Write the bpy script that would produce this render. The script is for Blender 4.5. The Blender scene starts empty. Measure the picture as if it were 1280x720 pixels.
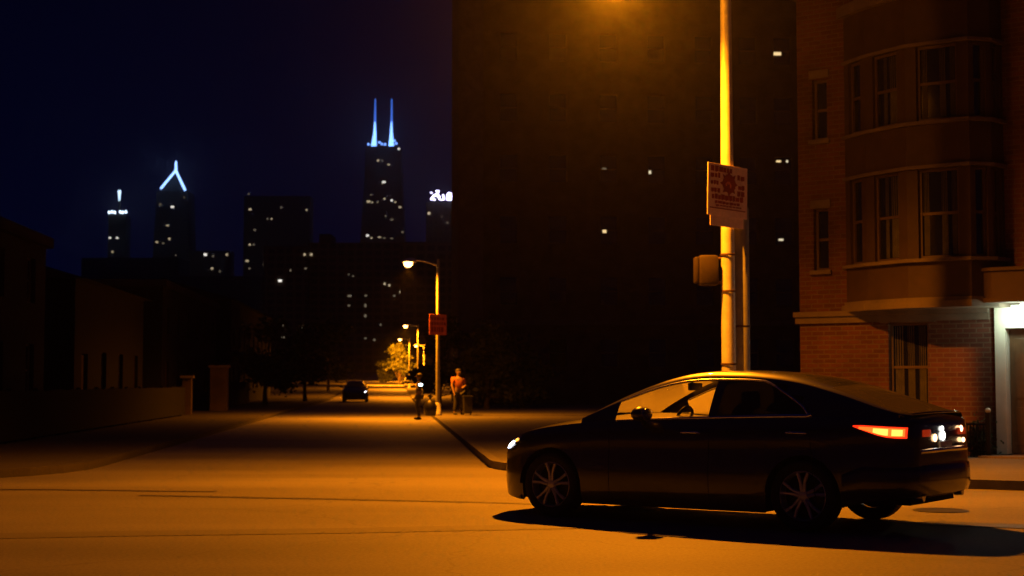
import bpy, bmesh, math, random
from mathutils import Vector, Matrix

random.seed(7)
SC = bpy.context.scene
COL = SC.collection
F, HZ, CAMH = 1900.0, 478.0, 1.40
R = math.radians


# ------------------------------------------------------------------ helpers
def gx(px, d):
    """sideways metres of picture column px at distance d"""
    return (px - 640.0) / F * d


def gz(py, d):
    return CAMH + (HZ - py) / F * d


SA = math.atan((490 - 640) / F)               # direction of the long street
S = Vector((math.sin(SA), math.cos(SA), 0))
N = Vector((math.cos(SA), -math.sin(SA), 0))


def st(x0, t, z=0.0):
    """point of the street frame: x0 to the right of its axis, t along it"""
    v = N * x0 + S * t
    return Vector((v.x, v.y, z))


def props(o, label=None, cat=None, group=None, kind=None):
    for k, v in (("label", label), ("category", cat), ("group", group), ("kind", kind)):
        if v:
            o[k] = v
    return o


def empty(name, loc, rz=0.0, label=None, cat=None, group=None):
    o = bpy.data.objects.new(name, None)
    o.empty_display_size = 0.2
    COL.objects.link(o)
    o.location = loc
    o.rotation_euler = (0, 0, rz)
    return props(o, label, cat, group)


def mk(name, bm, mat, parent=None, smooth=None, loc=None, rz=0.0):
    me = bpy.data.meshes.new(name)
    bm.normal_update()
    bm.to_mesh(me)
    bm.free()
    mats = mat if isinstance(mat, (list, tuple)) else [mat]
    for m in mats:
        me.materials.append(m)
    if smooth is not None:
        for p in me.polygons:
            p.use_smooth = True
        me.set_sharp_from_angle(angle=R(smooth))
    o = bpy.data.objects.new(name, me)
    COL.objects.link(o)
    if parent:
        o.parent = parent
    if loc is not None:
        o.location = loc
        o.rotation_euler = (0, 0, rz)
    return o


def box(bm, x0, x1, y0, y1, z0, z1, mi=0, bev=0.0):
    vs = [bm.verts.new(p) for p in ((x0, y0, z0), (x1, y0, z0), (x1, y1, z0), (x0, y1, z0),
                                    (x0, y0, z1), (x1, y0, z1), (x1, y1, z1), (x0, y1, z1))]
    fs = []
    for q in ((0, 3, 2, 1), (4, 5, 6, 7), (0, 1, 5, 4), (1, 2, 6, 5), (2, 3, 7, 6), (3, 0, 4, 7)):
        f = bm.faces.new([vs[i] for i in q])
        f.material_index = mi
        fs.append(f)
    if bev > 0:
        es = list({e for f in fs for e in f.edges})
        bmesh.ops.bevel(bm, geom=es, offset=bev, segments=2, affect='EDGES', profile=0.6)
    return vs


def tube(bm, pts, rad, n=10, mi=0, caps=True):
    """swept circle along points; rad a number or a list"""
    pts = [Vector(p) for p in pts]
    m = len(pts)
    rads = rad if isinstance(rad, (list, tuple)) else [rad] * m
    rings = []
    up = None
    for i, p in enumerate(pts):
        t = (pts[min(i + 1, m - 1)] - pts[max(i - 1, 0)]).normalized()
        if up is None:
            up = Vector((0, 0, 1)) if abs(t.z) < 0.9 else Vector((1, 0, 0))
        a = t.cross(up)
        if a.length < 1e-6:
            a = t.cross(Vector((0, 1, 0)))
        a.normalize()
        b = a.cross(t).normalized()
        up = b
        rings.append([bm.verts.new(p + (a * math.cos(k * 2 * math.pi / n) + b * math.sin(k * 2 * math.pi / n)) * rads[i])
                      for k in range(n)])
    for i in range(m - 1):
        for k in range(n):
            f = bm.faces.new((rings[i][k], rings[i][(k + 1) % n], rings[i + 1][(k + 1) % n], rings[i + 1][k]))
            f.material_index = mi
    if caps:
        bm.faces.new(list(reversed(rings[0]))).material_index = mi
        bm.faces.new(rings[-1]).material_index = mi
    return rings


def lathe(bm, prof, n=32, axis='z', mi=0, cap0=False, cap1=False):
    """prof = [(r, h)...] turned round an axis through the origin"""
    rings = []
    for r, h in prof:
        ring = []
        for k in range(n):
            a = 2 * math.pi * k / n
            c, s = r * math.cos(a), r * math.sin(a)
            ring.append(bm.verts.new((c, s, h) if axis == 'z' else ((c, h, s) if axis == 'y' else (h, c, s))))
        rings.append(ring)
    for i in range(len(rings) - 1):
        for k in range(n):
            f = bm.faces.new((rings[i][k], rings[i][(k + 1) % n], rings[i + 1][(k + 1) % n], rings[i + 1][k]))
            f.material_index = mi
    if cap0:
        bm.faces.new(rings[0]).material_index = mi
    if cap1:
        bm.faces.new(rings[-1]).material_index = mi
    return rings


def prism(bm, poly, z0, z1, mi=0):
    lo = [bm.verts.new((p[0], p[1], z0)) for p in poly]
    hi = [bm.verts.new((p[0], p[1], z1)) for p in poly]
    n = len(poly)
    bm.faces.new(list(reversed(lo))).material_index = mi
    bm.faces.new(hi).material_index = mi
    for i in range(n):
        bm.faces.new((lo[i], lo[(i + 1) % n], hi[(i + 1) % n], hi[i])).material_index = mi


def fixn(bm):
    bmesh.ops.recalc_face_normals(bm, faces=bm.faces[:])
    return bm


def ellipsoid(bm, c, r, seg=14, ring=9, mi=0):
    res = bmesh.ops.create_uvsphere(bm, u_segments=seg, v_segments=ring, radius=1.0)
    for v in res['verts']:
        v.co = Vector((v.co.x * r[0] + c[0], v.co.y * r[1] + c[1], v.co.z * r[2] + c[2]))
    for v in res['verts']:
        for f in v.link_faces:
            f.material_index = mi


def curve_fn(tab):
    """monotone cubic through a table of (x, value), any order"""
    tab = sorted(tab)
    xs = [a for a, _ in tab]
    ys = [b for _, b in tab]
    n = len(xs)
    h = [xs[i + 1] - xs[i] for i in range(n - 1)]
    dl = [(ys[i + 1] - ys[i]) / h[i] for i in range(n - 1)]
    m = [dl[0]] + [0.0] * (n - 2) + [dl[-1]]
    for i in range(1, n - 1):
        if dl[i - 1] * dl[i] > 0:
            w1, w2 = 2 * h[i] + h[i - 1], h[i] + 2 * h[i - 1]
            m[i] = (w1 + w2) / (w1 / dl[i - 1] + w2 / dl[i])

    def f(x):
        if x <= xs[0]:
            return ys[0]
        if x >= xs[-1]:
            return ys[-1]
        i = 0
        while x > xs[i + 1]:
            i += 1
        t = (x - xs[i]) / h[i]
        return ((2 * t ** 3 - 3 * t ** 2 + 1) * ys[i] + (t ** 3 - 2 * t ** 2 + t) * h[i] * m[i]
                + (-2 * t ** 3 + 3 * t ** 2) * ys[i + 1] + (t ** 3 - t ** 2) * h[i] * m[i + 1])
    return f


# ------------------------------------------------------------------ materials
def nodes(name):
    m = bpy.data.materials.new(name)
    m.use_nodes = True
    nt = m.node_tree
    return m, nt, nt.nodes["Principled BSDF"]


def plain(name, col, rough=0.6, metal=0.0, spec=0.5, coat=0.0, var=0.0, scale=8.0, bump=0.0):
    """principled material, its colour broken up by noise"""
    m, nt, b = nodes(name)
    b.inputs["Base Color"].default_value = (*col, 1)
    b.inputs["Roughness"].default_value = rough
    b.inputs["Metallic"].default_value = metal
    b.inputs["Specular IOR Level"].default_value = spec
    b.inputs["Coat Weight"].default_value = coat
    b.inputs["Coat Roughness"].default_value = 0.03
    if var > 0 or bump > 0:
        tc = nt.nodes.new("ShaderNodeTexCoord")
        nz = nt.nodes.new("ShaderNodeTexNoise")
        nz.inputs["Scale"].default_value = scale
        nz.inputs["Detail"].default_value = 6
        nz.inputs["Roughness"].default_value = 0.65
        nt.links.new(tc.outputs["Object"], nz.inputs["Vector"])
        if var > 0:
            cr = nt.nodes.new("ShaderNodeValToRGB")
            cr.color_ramp.elements[0].position = 0.3
            cr.color_ramp.elements[1].position = 0.7
            cr.color_ramp.elements[0].color = (*[c * (1 - var) for c in col], 1)
            cr.color_ramp.elements[1].color = (*[min(1, c * (1 + var)) for c in col], 1)
            nt.links.new(nz.outputs["Fac"], cr.inputs["Fac"])
            nt.links.new(cr.outputs["Color"], b.inputs["Base Color"])
        if bump > 0:
            bp = nt.nodes.new("ShaderNodeBump")
            bp.inputs["Strength"].default_value = bump
            bp.inputs["Distance"].default_value = 0.01
            nt.links.new(nz.outputs["Fac"], bp.inputs["Height"])
            nt.links.new(bp.outputs["Normal"], b.inputs["Normal"])
    return m


def glow(name, col, strength, sample=False):
    m, nt, b = nodes(name)
    b.inputs["Base Color"].default_value = (0.02, 0.02, 0.02, 1)
    b.inputs["Emission Color"].default_value = (*col, 1)
    b.inputs["Emission Strength"].default_value = strength
    m.cycles.emission_sampling = 'AUTO' if sample else 'NONE'
    return m


def asphalt(name, c0, c1, rough, cracks=True):
    m, nt, b = nodes(name)
    L = nt.links
    tc = nt.nodes.new("ShaderNodeTexCoord")
    big = nt.nodes.new("ShaderNodeTexNoise")
    big.inputs["Scale"].default_value = 0.35
    big.inputs["Detail"].default_value = 5
    mp = nt.nodes.new("ShaderNodeMapping")
    mp.inputs["Rotation"].default_value = (0, 0, R(31))
    mp.inputs["Scale"].default_value = (0.35, 1.5, 1)
    L.new(tc.outputs["Object"], mp.inputs["Vector"])
    L.new(mp.outputs["Vector"], big.inputs["Vector"])
    fine = nt.nodes.new("ShaderNodeTexNoise")
    fine.inputs["Scale"].default_value = 30
    fine.inputs["Detail"].default_value = 4
    L.new(tc.outputs["Object"], fine.inputs["Vector"])
    mx = nt.nodes.new("ShaderNodeMixRGB")
    mx.inputs["Fac"].default_value = 0.45
    L.new(big.outputs["Fac"], mx.inputs["Color1"])
    L.new(fine.outputs["Fac"], mx.inputs["Color2"])
    cr = nt.nodes.new("ShaderNodeValToRGB")
    cr.color_ramp.elements[0].position = 0.36
    cr.color_ramp.elements[1].position = 0.64
    cr.color_ramp.elements[0].color = (*c0, 1)
    cr.color_ramp.elements[1].color = (*c1, 1)
    L.new(mx.outputs["Color"], cr.inputs["Fac"])
    out = cr.outputs["Color"]
    if cracks:
        vo = nt.nodes.new("ShaderNodeTexVoronoi")
        vo.feature = 'DISTANCE_TO_EDGE'
        vo.inputs["Scale"].default_value = 0.21
        wob = nt.nodes.new("ShaderNodeTexNoise")
        wob.inputs["Scale"].default_value = 1.3
        wob.inputs["Detail"].default_value = 5
        L.new(tc.outputs["Object"], wob.inputs["Vector"])
        ad = nt.nodes.new("ShaderNodeMixRGB")
        ad.blend_type = 'ADD'
        ad.inputs["Fac"].default_value = 0.9
        L.new(tc.outputs["Object"], ad.inputs["Color1"])
        L.new(wob.outputs["Color"], ad.inputs["Color2"])
        L.new(ad.outputs["Color"], vo.inputs["Vector"])
        lt = nt.nodes.new("ShaderNodeMath")
        lt.operation = 'LESS_THAN'
        lt.inputs[1].default_value = 0.004
        L.new(vo.outputs["Distance"], lt.inputs[0])
        sc = nt.nodes.new("ShaderNodeMath")
        sc.operation = 'MULTIPLY'
        sc.inputs[1].default_value = 0.22
        L.new(lt.outputs[0], sc.inputs[0])
        dk = nt.nodes.new("ShaderNodeMixRGB")
        dk.inputs["Color2"].default_value = (0.02, 0.02, 0.02, 1)
        L.new(sc.outputs[0], dk.inputs["Fac"])
        L.new(out, dk.inputs["Color1"])
        out = dk.outputs["Color"]
    L.new(out, b.inputs["Base Color"])
    rr = nt.nodes.new("ShaderNodeMapRange")
    rr.inputs["To Min"].default_value = rough - 0.08
    rr.inputs["To Max"].default_value = rough + 0.10
    L.new(big.outputs["Fac"], rr.inputs["Value"])
    L.new(rr.outputs["Result"], b.inputs["Roughness"])
    bp = nt.nodes.new("ShaderNodeBump")
    bp.inputs["Strength"].default_value = 0.35
    bp.inputs["Distance"].default_value = 0.006
    L.new(fine.outputs["Fac"], bp.inputs["Height"])
    L.new(bp.outputs["Normal"], b.inputs["Normal"])
    return m


def brick(name, c1, c2, mortar, w=0.21, h=0.072, rough=0.85):
    """coursed brick, laid out along the wall's own x and z"""
    m, nt, b = nodes(name)
    L = nt.links
    tc = nt.nodes.new("ShaderNodeTexCoord")
    sp = nt.nodes.new("ShaderNodeSeparateXYZ")
    L.new(tc.outputs["Object"], sp.inputs[0])
    su = nt.nodes.new("ShaderNodeMath")
    su.operation = 'ADD'
    L.new(sp.outputs["X"], su.inputs[0])
    L.new(sp.outputs["Y"], su.inputs[1])
    cb = nt.nodes.new("ShaderNodeCombineXYZ")
    L.new(su.outputs[0], cb.inputs["X"])
    L.new(sp.outputs["Z"], cb.inputs["Y"])
    br = nt.nodes.new("ShaderNodeTexBrick")
    br.inputs["Scale"].default_value = 1.0
    br.inputs["Brick Width"].default_value = w
    br.inputs["Row Height"].default_value = h
    br.inputs["Mortar Size"].default_value = 0.011
    br.inputs["Mortar Smooth"].default_value = 0.15
    br.inputs["Bias"].default_value = -0.1
    br.inputs["Color1"].default_value = (*c1, 1)
    br.inputs["Color2"].default_value = (*c2, 1)
    br.inputs["Mortar"].default_value = (*mortar, 1)
    L.new(cb.outputs[0], br.inputs["Vector"])
    nz = nt.nodes.new("ShaderNodeTexNoise")
    nz.inputs["Scale"].default_value = 1.1
    nz.inputs["Detail"].default_value = 7
    L.new(tc.outputs["Object"], nz.inputs["Vector"])
    cr = nt.nodes.new("ShaderNodeValToRGB")
    cr.color_ramp.elements[0].position = 0.3
    cr.color_ramp.elements[0].color = (0.55, 0.52, 0.5, 1)
    cr.color_ramp.elements[1].position = 0.65
    cr.color_ramp.elements[1].color = (1, 1, 1, 1)
    L.new(nz.outputs["Fac"], cr.inputs["Fac"])
    mu = nt.nodes.new("ShaderNodeMixRGB")
    mu.blend_type = 'MULTIPLY'
    mu.inputs["Fac"].default_value = 1
    L.new(br.outputs["Color"], mu.inputs["Color1"])
    L.new(cr.outputs["Color"], mu.inputs["Color2"])
    L.new(mu.outputs["Color"], b.inputs["Base Color"])
    b.inputs["Roughness"].default_value = rough
    bp = nt.nodes.new("ShaderNodeBump")
    bp.invert = True
    bp.inputs["Strength"].default_value = 0.8
    bp.inputs["Distance"].default_value = 0.012
    L.new(br.outputs["Fac"], bp.inputs["Height"])
    L.new(bp.outputs["Normal"], b.inputs["Normal"])
    return m


def glass(name, through, fog=0.0, fogcol=(0.8, 0.8, 0.75), dust=0.0):
    """window glass: a mirror coat over a tinted see-through pane, with an optional film of condensation"""
    m, nt, b = nodes(name)
    L = nt.links
    nt.nodes.remove(b)
    out = [n for n in nt.nodes if n.type == 'OUTPUT_MATERIAL'][0]
    tr = nt.nodes.new("ShaderNodeBsdfTransparent")
    tr.inputs["Color"].default_value = (through, through, through, 1)
    base = tr.outputs[0]
    if fog > 0:
        tl = nt.nodes.new("ShaderNodeBsdfTranslucent")
        tl.inputs["Color"].default_value = (*fogcol, 1)
        nz = nt.nodes.new("ShaderNodeTexNoise")
        nz.inputs["Scale"].default_value = 3.0
        nz.inputs["Detail"].default_value = 4
        tc = nt.nodes.new("ShaderNodeTexCoord")
        L.new(tc.outputs["Object"], nz.inputs["Vector"])
        mr = nt.nodes.new("ShaderNodeMapRange")
        mr.inputs["To Min"].default_value = fog * 0.8
        mr.inputs["To Max"].default_value = min(1.0, fog * 1.15)
        L.new(nz.outputs["Fac"], mr.inputs["Value"])
        mx = nt.nodes.new("ShaderNodeMixShader")
        L.new(mr.outputs["Result"], mx.inputs["Fac"])
        L.new(base, mx.inputs[1])
        L.new(tl.outputs[0], mx.inputs[2])
        base = mx.outputs[0]
    if dust > 0:
        df = nt.nodes.new("ShaderNodeBsdfDiffuse")
        df.inputs["Color"].default_value = (0.30, 0.27, 0.23, 1)
        m3 = nt.nodes.new("ShaderNodeMixShader")
        m3.inputs["Fac"].default_value = dust
        L.new(base, m3.inputs[1])
        L.new(df.outputs[0], m3.inputs[2])
        base = m3.outputs[0]
    gl = nt.nodes.new("ShaderNodeBsdfGlossy")
    gl.inputs["Roughness"].default_value = 0.03
    lw_ = nt.nodes.new("ShaderNodeLayerWeight")
    lw_.inputs["Blend"].default_value = 0.5
    pw = nt.nodes.new("ShaderNodeMath")
    pw.operation = 'POWER'
    pw.inputs[1].default_value = 4.0
    L.new(lw_.outputs["Facing"], pw.inputs[0])
    fr = nt.nodes.new("ShaderNodeMapRange")
    fr.inputs["To Min"].default_value = 0.04
    fr.inputs["To Max"].default_value = 0.85
    L.new(pw.outputs[0], fr.inputs["Value"])
    m2 = nt.nodes.new("ShaderNodeMixShader")
    L.new(fr.outputs["Result"], m2.inputs["Fac"])
    L.new(base, m2.inputs[1])
    L.new(gl.outputs[0], m2.inputs[2])
    L.new(m2.outputs[0], out.inputs["Surface"])
    return m


def facade_mat(name, wall, pane, w, h):
    """far curtain wall: storeys and window bays as a pattern"""
    m, nt, b = nodes(name)
    L = nt.links
    tc = nt.nodes.new("ShaderNodeTexCoord")
    sp = nt.nodes.new("ShaderNodeSeparateXYZ")
    L.new(tc.outputs["Object"], sp.inputs[0])
    su = nt.nodes.new("ShaderNodeMath")
    su.operation = 'ADD'
    L.new(sp.outputs["X"], su.inputs[0])
    L.new(sp.outputs["Y"], su.inputs[1])
    cb = nt.nodes.new("ShaderNodeCombineXYZ")
    L.new(su.outputs[0], cb.inputs["X"])
    L.new(sp.outputs["Z"], cb.inputs["Y"])
    br = nt.nodes.new("ShaderNodeTexBrick")
    br.offset = 0
    br.inputs["Scale"].default_value = 1.0
    br.inputs["Brick Width"].default_value = w
    br.inputs["Row Height"].default_value = h
    br.inputs["Mortar Size"].default_value = h * 0.2
    br.inputs["Color1"].default_value = (*pane, 1)
    br.inputs["Color2"].default_value = (*[c * 1.5 for c in pane], 1)
    br.inputs["Mortar"].default_value = (*wall, 1)
    L.new(cb.outputs[0], br.inputs["Vector"])
    L.new(br.outputs["Color"], b.inputs["Base Color"])
    b.inputs["Roughness"].default_value = 0.6
    return m


M = {}
M['road'] = asphalt("worn_asphalt", (0.11, 0.10, 0.088), (0.215, 0.198, 0.176), 0.72)
M['patch'] = asphalt("dark_asphalt_patch", (0.04, 0.04, 0.042), (0.06, 0.06, 0.06), 0.5, False)
M['worn'] = asphalt("darker_worn_asphalt", (0.105, 0.095, 0.083), (0.165, 0.152, 0.136), 0.72, False)
M['tar'] = plain("tar_seal", (0.05, 0.045, 0.04), 0.55, var=0.3, scale=3)
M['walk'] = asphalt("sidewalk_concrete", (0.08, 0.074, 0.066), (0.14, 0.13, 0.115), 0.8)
M['verge'] = asphalt("shade_dark_verge", (0.035, 0.03, 0.022), (0.06, 0.05, 0.038), 0.95)  # left pavement and kerb: the shade on that side is put into the colour
M['kerb'] = plain("kerb_concrete", (0.13, 0.12, 0.105), 0.8, var=0.25, scale=4)
M['soil'] = plain("dry_verge", (0.05, 0.045, 0.03), 0.95, var=0.4, scale=6)
M['iron'] = plain("cast_iron", (0.03, 0.03, 0.03), 0.5, metal=0.6, var=0.3, scale=20)
M['paint'] = plain("dusty_black_car_paint", (0.020, 0.018, 0.016), 0.35, spec=0.5, coat=1.0, var=0.25, scale=3)
M['trim'] = plain("black_plastic", (0.012, 0.012, 0.012), 0.55)
M['under'] = plain("underbody_black", (0.008, 0.008, 0.008), 0.9)
M['chrome'] = plain("chrome_trim", (0.75, 0.74, 0.72), 0.24, metal=1.0)
M['rubber'] = plain("tyre_rubber", (0.012, 0.012, 0.012), 0.8, var=0.2, scale=30)
M['alloy'] = plain("alloy_wheel", (0.55, 0.54, 0.52), 0.4, metal=0.6, var=0.1, scale=9)
M['darkmetal'] = plain("dark_metal", (0.04, 0.04, 0.04), 0.5, metal=0.8)
M['leather'] = plain("dark_seat_leather", (0.015, 0.014, 0.013), 0.6, var=0.3, scale=12)
M['tint'] = glass("tinted_glass", 0.004)
M['dusty'] = glass("dusty_tinted_glass", 0.04, dust=0.4)
M['clear'] = glass("side_glass", 0.92)
M['fog'] = glass("misted_glass", 0.6, 0.40, (0.8, 0.78, 0.5))
M['brushed'] = plain("brushed_bright_metal", (0.85, 0.83, 0.8), 0.45, metal=0.5)
M['plate'] = plain("plate_white", (0.7, 0.7, 0.66), 0.45, var=0.1, scale=20)
M['galv'] = plain("galvanised_steel", (0.62, 0.61, 0.58), 0.5, metal=0.1, var=0.18, scale=5, bump=0.1)
M['greypole'] = plain("grey_painted_post", (0.30, 0.30, 0.29), 0.6, var=0.25, scale=4, bump=0.1)
M['strap'] = plain("rusty_strap", (0.10, 0.05, 0.03), 0.6, metal=0.4, var=0.4, scale=30)
M['signwhite'] = plain("sign_face_white", (0.85, 0.60, 0.55), 0.5, var=0.15, scale=9)
M['signred'] = plain("sign_print_red", (0.30, 0.015, 0.012), 0.5)
M['signback'] = plain("sign_red_ground", (0.72, 0.17, 0.09), 0.5, var=0.3, scale=6)
M['sigbox'] = plain("signal_housing_brown", (0.04, 0.026, 0.018), 0.55, var=0.2, scale=8)
M['brick'] = brick("red_brick", (0.155, 0.05, 0.03), (0.10, 0.032, 0.02), (0.16, 0.105, 0.075), h=0.086, w=0.24)
M['brick2'] = brick("dark_brown_brick", (0.13, 0.075, 0.05), (0.10, 0.06, 0.04), (0.14, 0.12, 0.10))
M['stone'] = plain("limestone_trim", (0.15, 0.115, 0.09), 0.8, var=0.22, scale=2.5, bump=0.25)
M['bayclad'] = plain("painted_bay_cladding", (0.055, 0.03, 0.02), 0.7, var=0.2, scale=2.5)
M['wood'] = plain("varnished_door_wood", (0.13, 0.065, 0.03), 0.45, var=0.35, scale=3)
M['whitepaint'] = plain("white_painted_surround", (0.78, 0.78, 0.72), 0.6, var=0.06, scale=4)
M['frame'] = plain("window_frame_brown", (0.10, 0.062, 0.038), 0.6, var=0.2, scale=6)
M['pane'] = plain("dark_window_pane", (0.01, 0.011, 0.012), 0.06, spec=0.6)
M['blind'] = plain("window_curtain", (0.075, 0.068, 0.055), 0.9, var=0.3, scale=5)
M['roof'] = plain("dark_roofing", (0.03, 0.028, 0.027), 0.9, var=0.3, scale=2)
M['siding'] = plain("shade_black_siding", (0.008, 0.007, 0.0065), 0.85, var=0.25, scale=2)  # near-black tone carries the darkness over the left houses
M['fence'] = plain("shade_black_fence_wood", (0.007, 0.006, 0.005), 0.9, var=0.35, scale=5)  # boards coloured black to stand for the unlit side of the street
M['bark'] = plain("tree_bark", (0.07, 0.05, 0.035), 0.95, var=0.4, scale=7, bump=0.6)
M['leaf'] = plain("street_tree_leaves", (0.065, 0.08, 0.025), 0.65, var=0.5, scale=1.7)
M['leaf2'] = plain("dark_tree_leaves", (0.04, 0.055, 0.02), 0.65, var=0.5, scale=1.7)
M['skin'] = plain("skin_tone", (0.20, 0.12, 0.085), 0.6)
M['hair'] = plain("dark_hair", (0.02, 0.015, 0.01), 0.7)
M['shirt'] = plain("orange_shirt", (0.36, 0.11, 0.045), 0.9, var=0.2, scale=9)
M['darkcloth'] = plain("dark_cloth", (0.025, 0.025, 0.03), 0.9, var=0.3, scale=9)
M['bag'] = plain("black_bin_liner", (0.012, 0.012, 0.013), 0.35, bump=0.4, scale=9)
M['tower'] = facade_mat("tower_curtain_wall", (0.05, 0.045, 0.04), (0.012, 0.012, 0.014), 3.4, 3.9)
M['midrise'] = facade_mat("midrise_brick_grid", (0.12, 0.085, 0.06), (0.02, 0.018, 0.016), 4.2, 3.3)

# ------------------------------------------------------------------ world, camera, air
w = bpy.data.worlds.new("World")
SC.world = w
w.use_nodes = True
nt = w.node_tree
bg = nt.nodes["Background"]
sky = nt.nodes.new("ShaderNodeTexSky")
sky.sky_type = 'NISHITA'
sky.sun_disc = False
sky.sun_elevation = R(-5)
sky.sun_rotation = R(150)
sky.ozone_density = 4.0
tint = nt.nodes.new("ShaderNodeMixRGB")
tint.blend_type = 'MULTIPLY'
tint.inputs["Fac"].default_value = 1.0
tint.inputs["Color2"].default_value = (0.55, 0.35, 1.0, 1)
nt.links.new(sky.outputs[0], tint.inputs["Color1"])
addn = nt.nodes.new("ShaderNodeMixRGB")
addn.blend_type = 'ADD'
addn.inputs["Fac"].default_value = 1.0
addn.inputs["Color2"].default_value = (0.003, 0.011, 0.125, 1)      # night airglow over the city
nt.links.new(tint.outputs[0], addn.inputs["Color1"])
# the glow of the city lies low over the horizon and thins out overhead
wtc = nt.nodes.new("ShaderNodeTexCoord")
wsp = nt.nodes.new("ShaderNodeSeparateXYZ")
nt.links.new(wtc.outputs["Generated"], wsp.inputs[0])
wr = nt.nodes.new("ShaderNodeValToRGB")
for pos, val in ((0.0, 1.0), (0.12, 0.9), (0.3, 0.5), (0.55, 0.06)):
    e_ = wr.color_ramp.elements[0] if pos == 0 else (wr.color_ramp.elements[1] if pos == 0.55 else wr.color_ramp.elements.new(pos))
    e_.position = pos
    e_.color = (val, val, val, 1)
nt.links.new(wsp.outputs["Z"], wr.inputs["Fac"])
wm = nt.nodes.new("ShaderNodeMixRGB")
wm.blend_type = 'MULTIPLY'
wm.inputs["Fac"].default_value = 1.0
nt.links.new(addn.outputs[0], wm.inputs["Color1"])
nt.links.new(wr.outputs["Color"], wm.inputs["Color2"])
nt.links.new(wm.outputs[0], bg.inputs["Color"])
bg.inputs["Strength"].default_value = 0.1

cam = bpy.data.cameras.new("camera")
co = bpy.data.objects.new("camera", cam)
COL.objects.link(co)
SC.camera = co
co.location = (0, 0, CAMH)
co.rotation_euler = (R(90) + math.atan((HZ - 360) / F), 0, 0)
cam.sensor_width = 36
cam.lens = F / 1280 * 36
cam.clip_end = 9000
cam.dof.use_dof = True
cam.dof.focus_distance = 15.3
cam.dof.aperture_fstop = 2.6

hz = bmesh.new()
box(hz, -1500, 1500, -60, 2600, -1.0, 520)
haze = mk("haze", hz, None)
props(haze, "thin night haze hanging over the whole street and city", "haze", kind="stuff")
hm, hnt, hb = nodes("night_haze")
hnt.nodes.remove(hb)
vol = hnt.nodes.new("ShaderNodeVolumePrincipled")
vol.inputs["Color"].default_value = (0.85, 0.85, 0.85, 1)
vol.inputs["Density"].default_value = 0.00019
vol.inputs["Anisotropy"].default_value = 0.91
hout = [n for n in hnt.nodes if n.type == 'OUTPUT_MATERIAL'][0]
hnt.links.new(vol.outputs[0], hout.inputs["Volume"])
haze.data.materials.clear()
haze.data.materials.append(hm)

SODIUM = (1.0, 0.26, 0.004)


def spot(name, loc, watts, col, parent=None, aim=(0, 0, -1), size=178, blend=0.6, rad=0.08):
    l = bpy.data.lights.new(name, 'SPOT')
    l.energy = watts
    l.color = col
    l.spot_size = R(size)
    l.spot_blend = blend
    l.shadow_soft_size = rad
    o = bpy.data.objects.new(name, l)
    COL.objects.link(o)
    o.location = loc
    o.rotation_euler = Vector(aim).to_track_quat('-Z', 'Y').to_euler()
    if parent:
        o.parent = parent
    return o


def point(name, loc, watts, col, rad=0.08, parent=None):
    l = bpy.data.lights.new(name, 'POINT')
    l.energy = watts
    l.color = col
    l.shadow_soft_size = rad
    o = bpy.data.objects.new(name, l)
    COL.objects.link(o)
    o.location = loc
    if parent:
        o.parent = parent
    return o


# ------------------------------------------------------------------ ground, road, sidewalks
bm = bmesh.new()
box(bm, -1400, 1400, -50, 2500, -0.6, -0.02)
props(mk("ground", bm, M['soil']), "dark flat ground reaching out to the skyline", "ground", kind="structure")


def sheet(bm, poly, z, mi=0):
    f = bm.faces.new([bm.verts.new((p[0], p[1], z)) for p in poly])
    if f.normal.z < 0 or True:
        f.normal_update()
        if f.normal.z < 0:
            f.normal_flip()
    f.material_index = mi
    return f


bm = bmesh.new()
sheet(bm, [(-70, -20), (70, -20), (70, 18), tuple(st(9, 45).xy), tuple(st(2.2, 420).xy), tuple(st(-5.4, 420).xy),
           tuple(st(-6.5, 45).xy), (-70, 40)], 0.0)
props(mk("road", bm, M['road']), "worn asphalt of the crossing and the street running towards the skyline", "road", kind="structure")


def arc(p0, corner, p1, n=8):
    """rounded corner from p0 round corner to p1"""
    out = []
    for i in range(n + 1):
        t = i / n
        a = Vector(p0) * (1 - t) ** 2 + Vector(corner) * 2 * t * (1 - t) + Vector(p1) * t * t
        out.append((a.x, a.y))
    return out


KS = -0.55                                   # slope of the cross street's far kerb


def kline(x):
    return 23.4 + KS * (x - 0.1)


cR = st(1.62, 23.35)
cornerR = (cR.x, kline(cR.x))
pR0 = st(1.62, 25.2)
edgeR = [tuple(st(1.62, 420).xy), tuple(st(1.62, 120).xy), tuple(st(1.62, 60).xy)] + \
    arc((pR0.x, pR0.y), cornerR, (1.9, kline(1.9))) + [(3.5, kline(3.5))] + [(8, kline(8)), (16, kline(16)), (60, kline(60))]
edgeL = [tuple(st(-4.8, 420).xy), tuple(st(-4.8, 120).xy), tuple(st(-4.8, 60).xy)] + \
    arc(tuple(st(-4.8, 26).xy), (-6.4, 21.2), (-11, 21.0)) + [(-25, 21.5), (-60, 24)]


def offset_line(pts, dist):
    """shift a line sideways (to its left when dist > 0)"""
    out = []
    for i, p in enumerate(pts):
        a = Vector(pts[max(i - 1, 0)])
        b = Vector(pts[min(i + 1, len(pts) - 1)])
        t = (b - a).normalized()
        n = Vector((-t.y, t.x))
        out.append((p[0] + n.x * dist, p[1] + n.y * dist))
    return out


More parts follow.
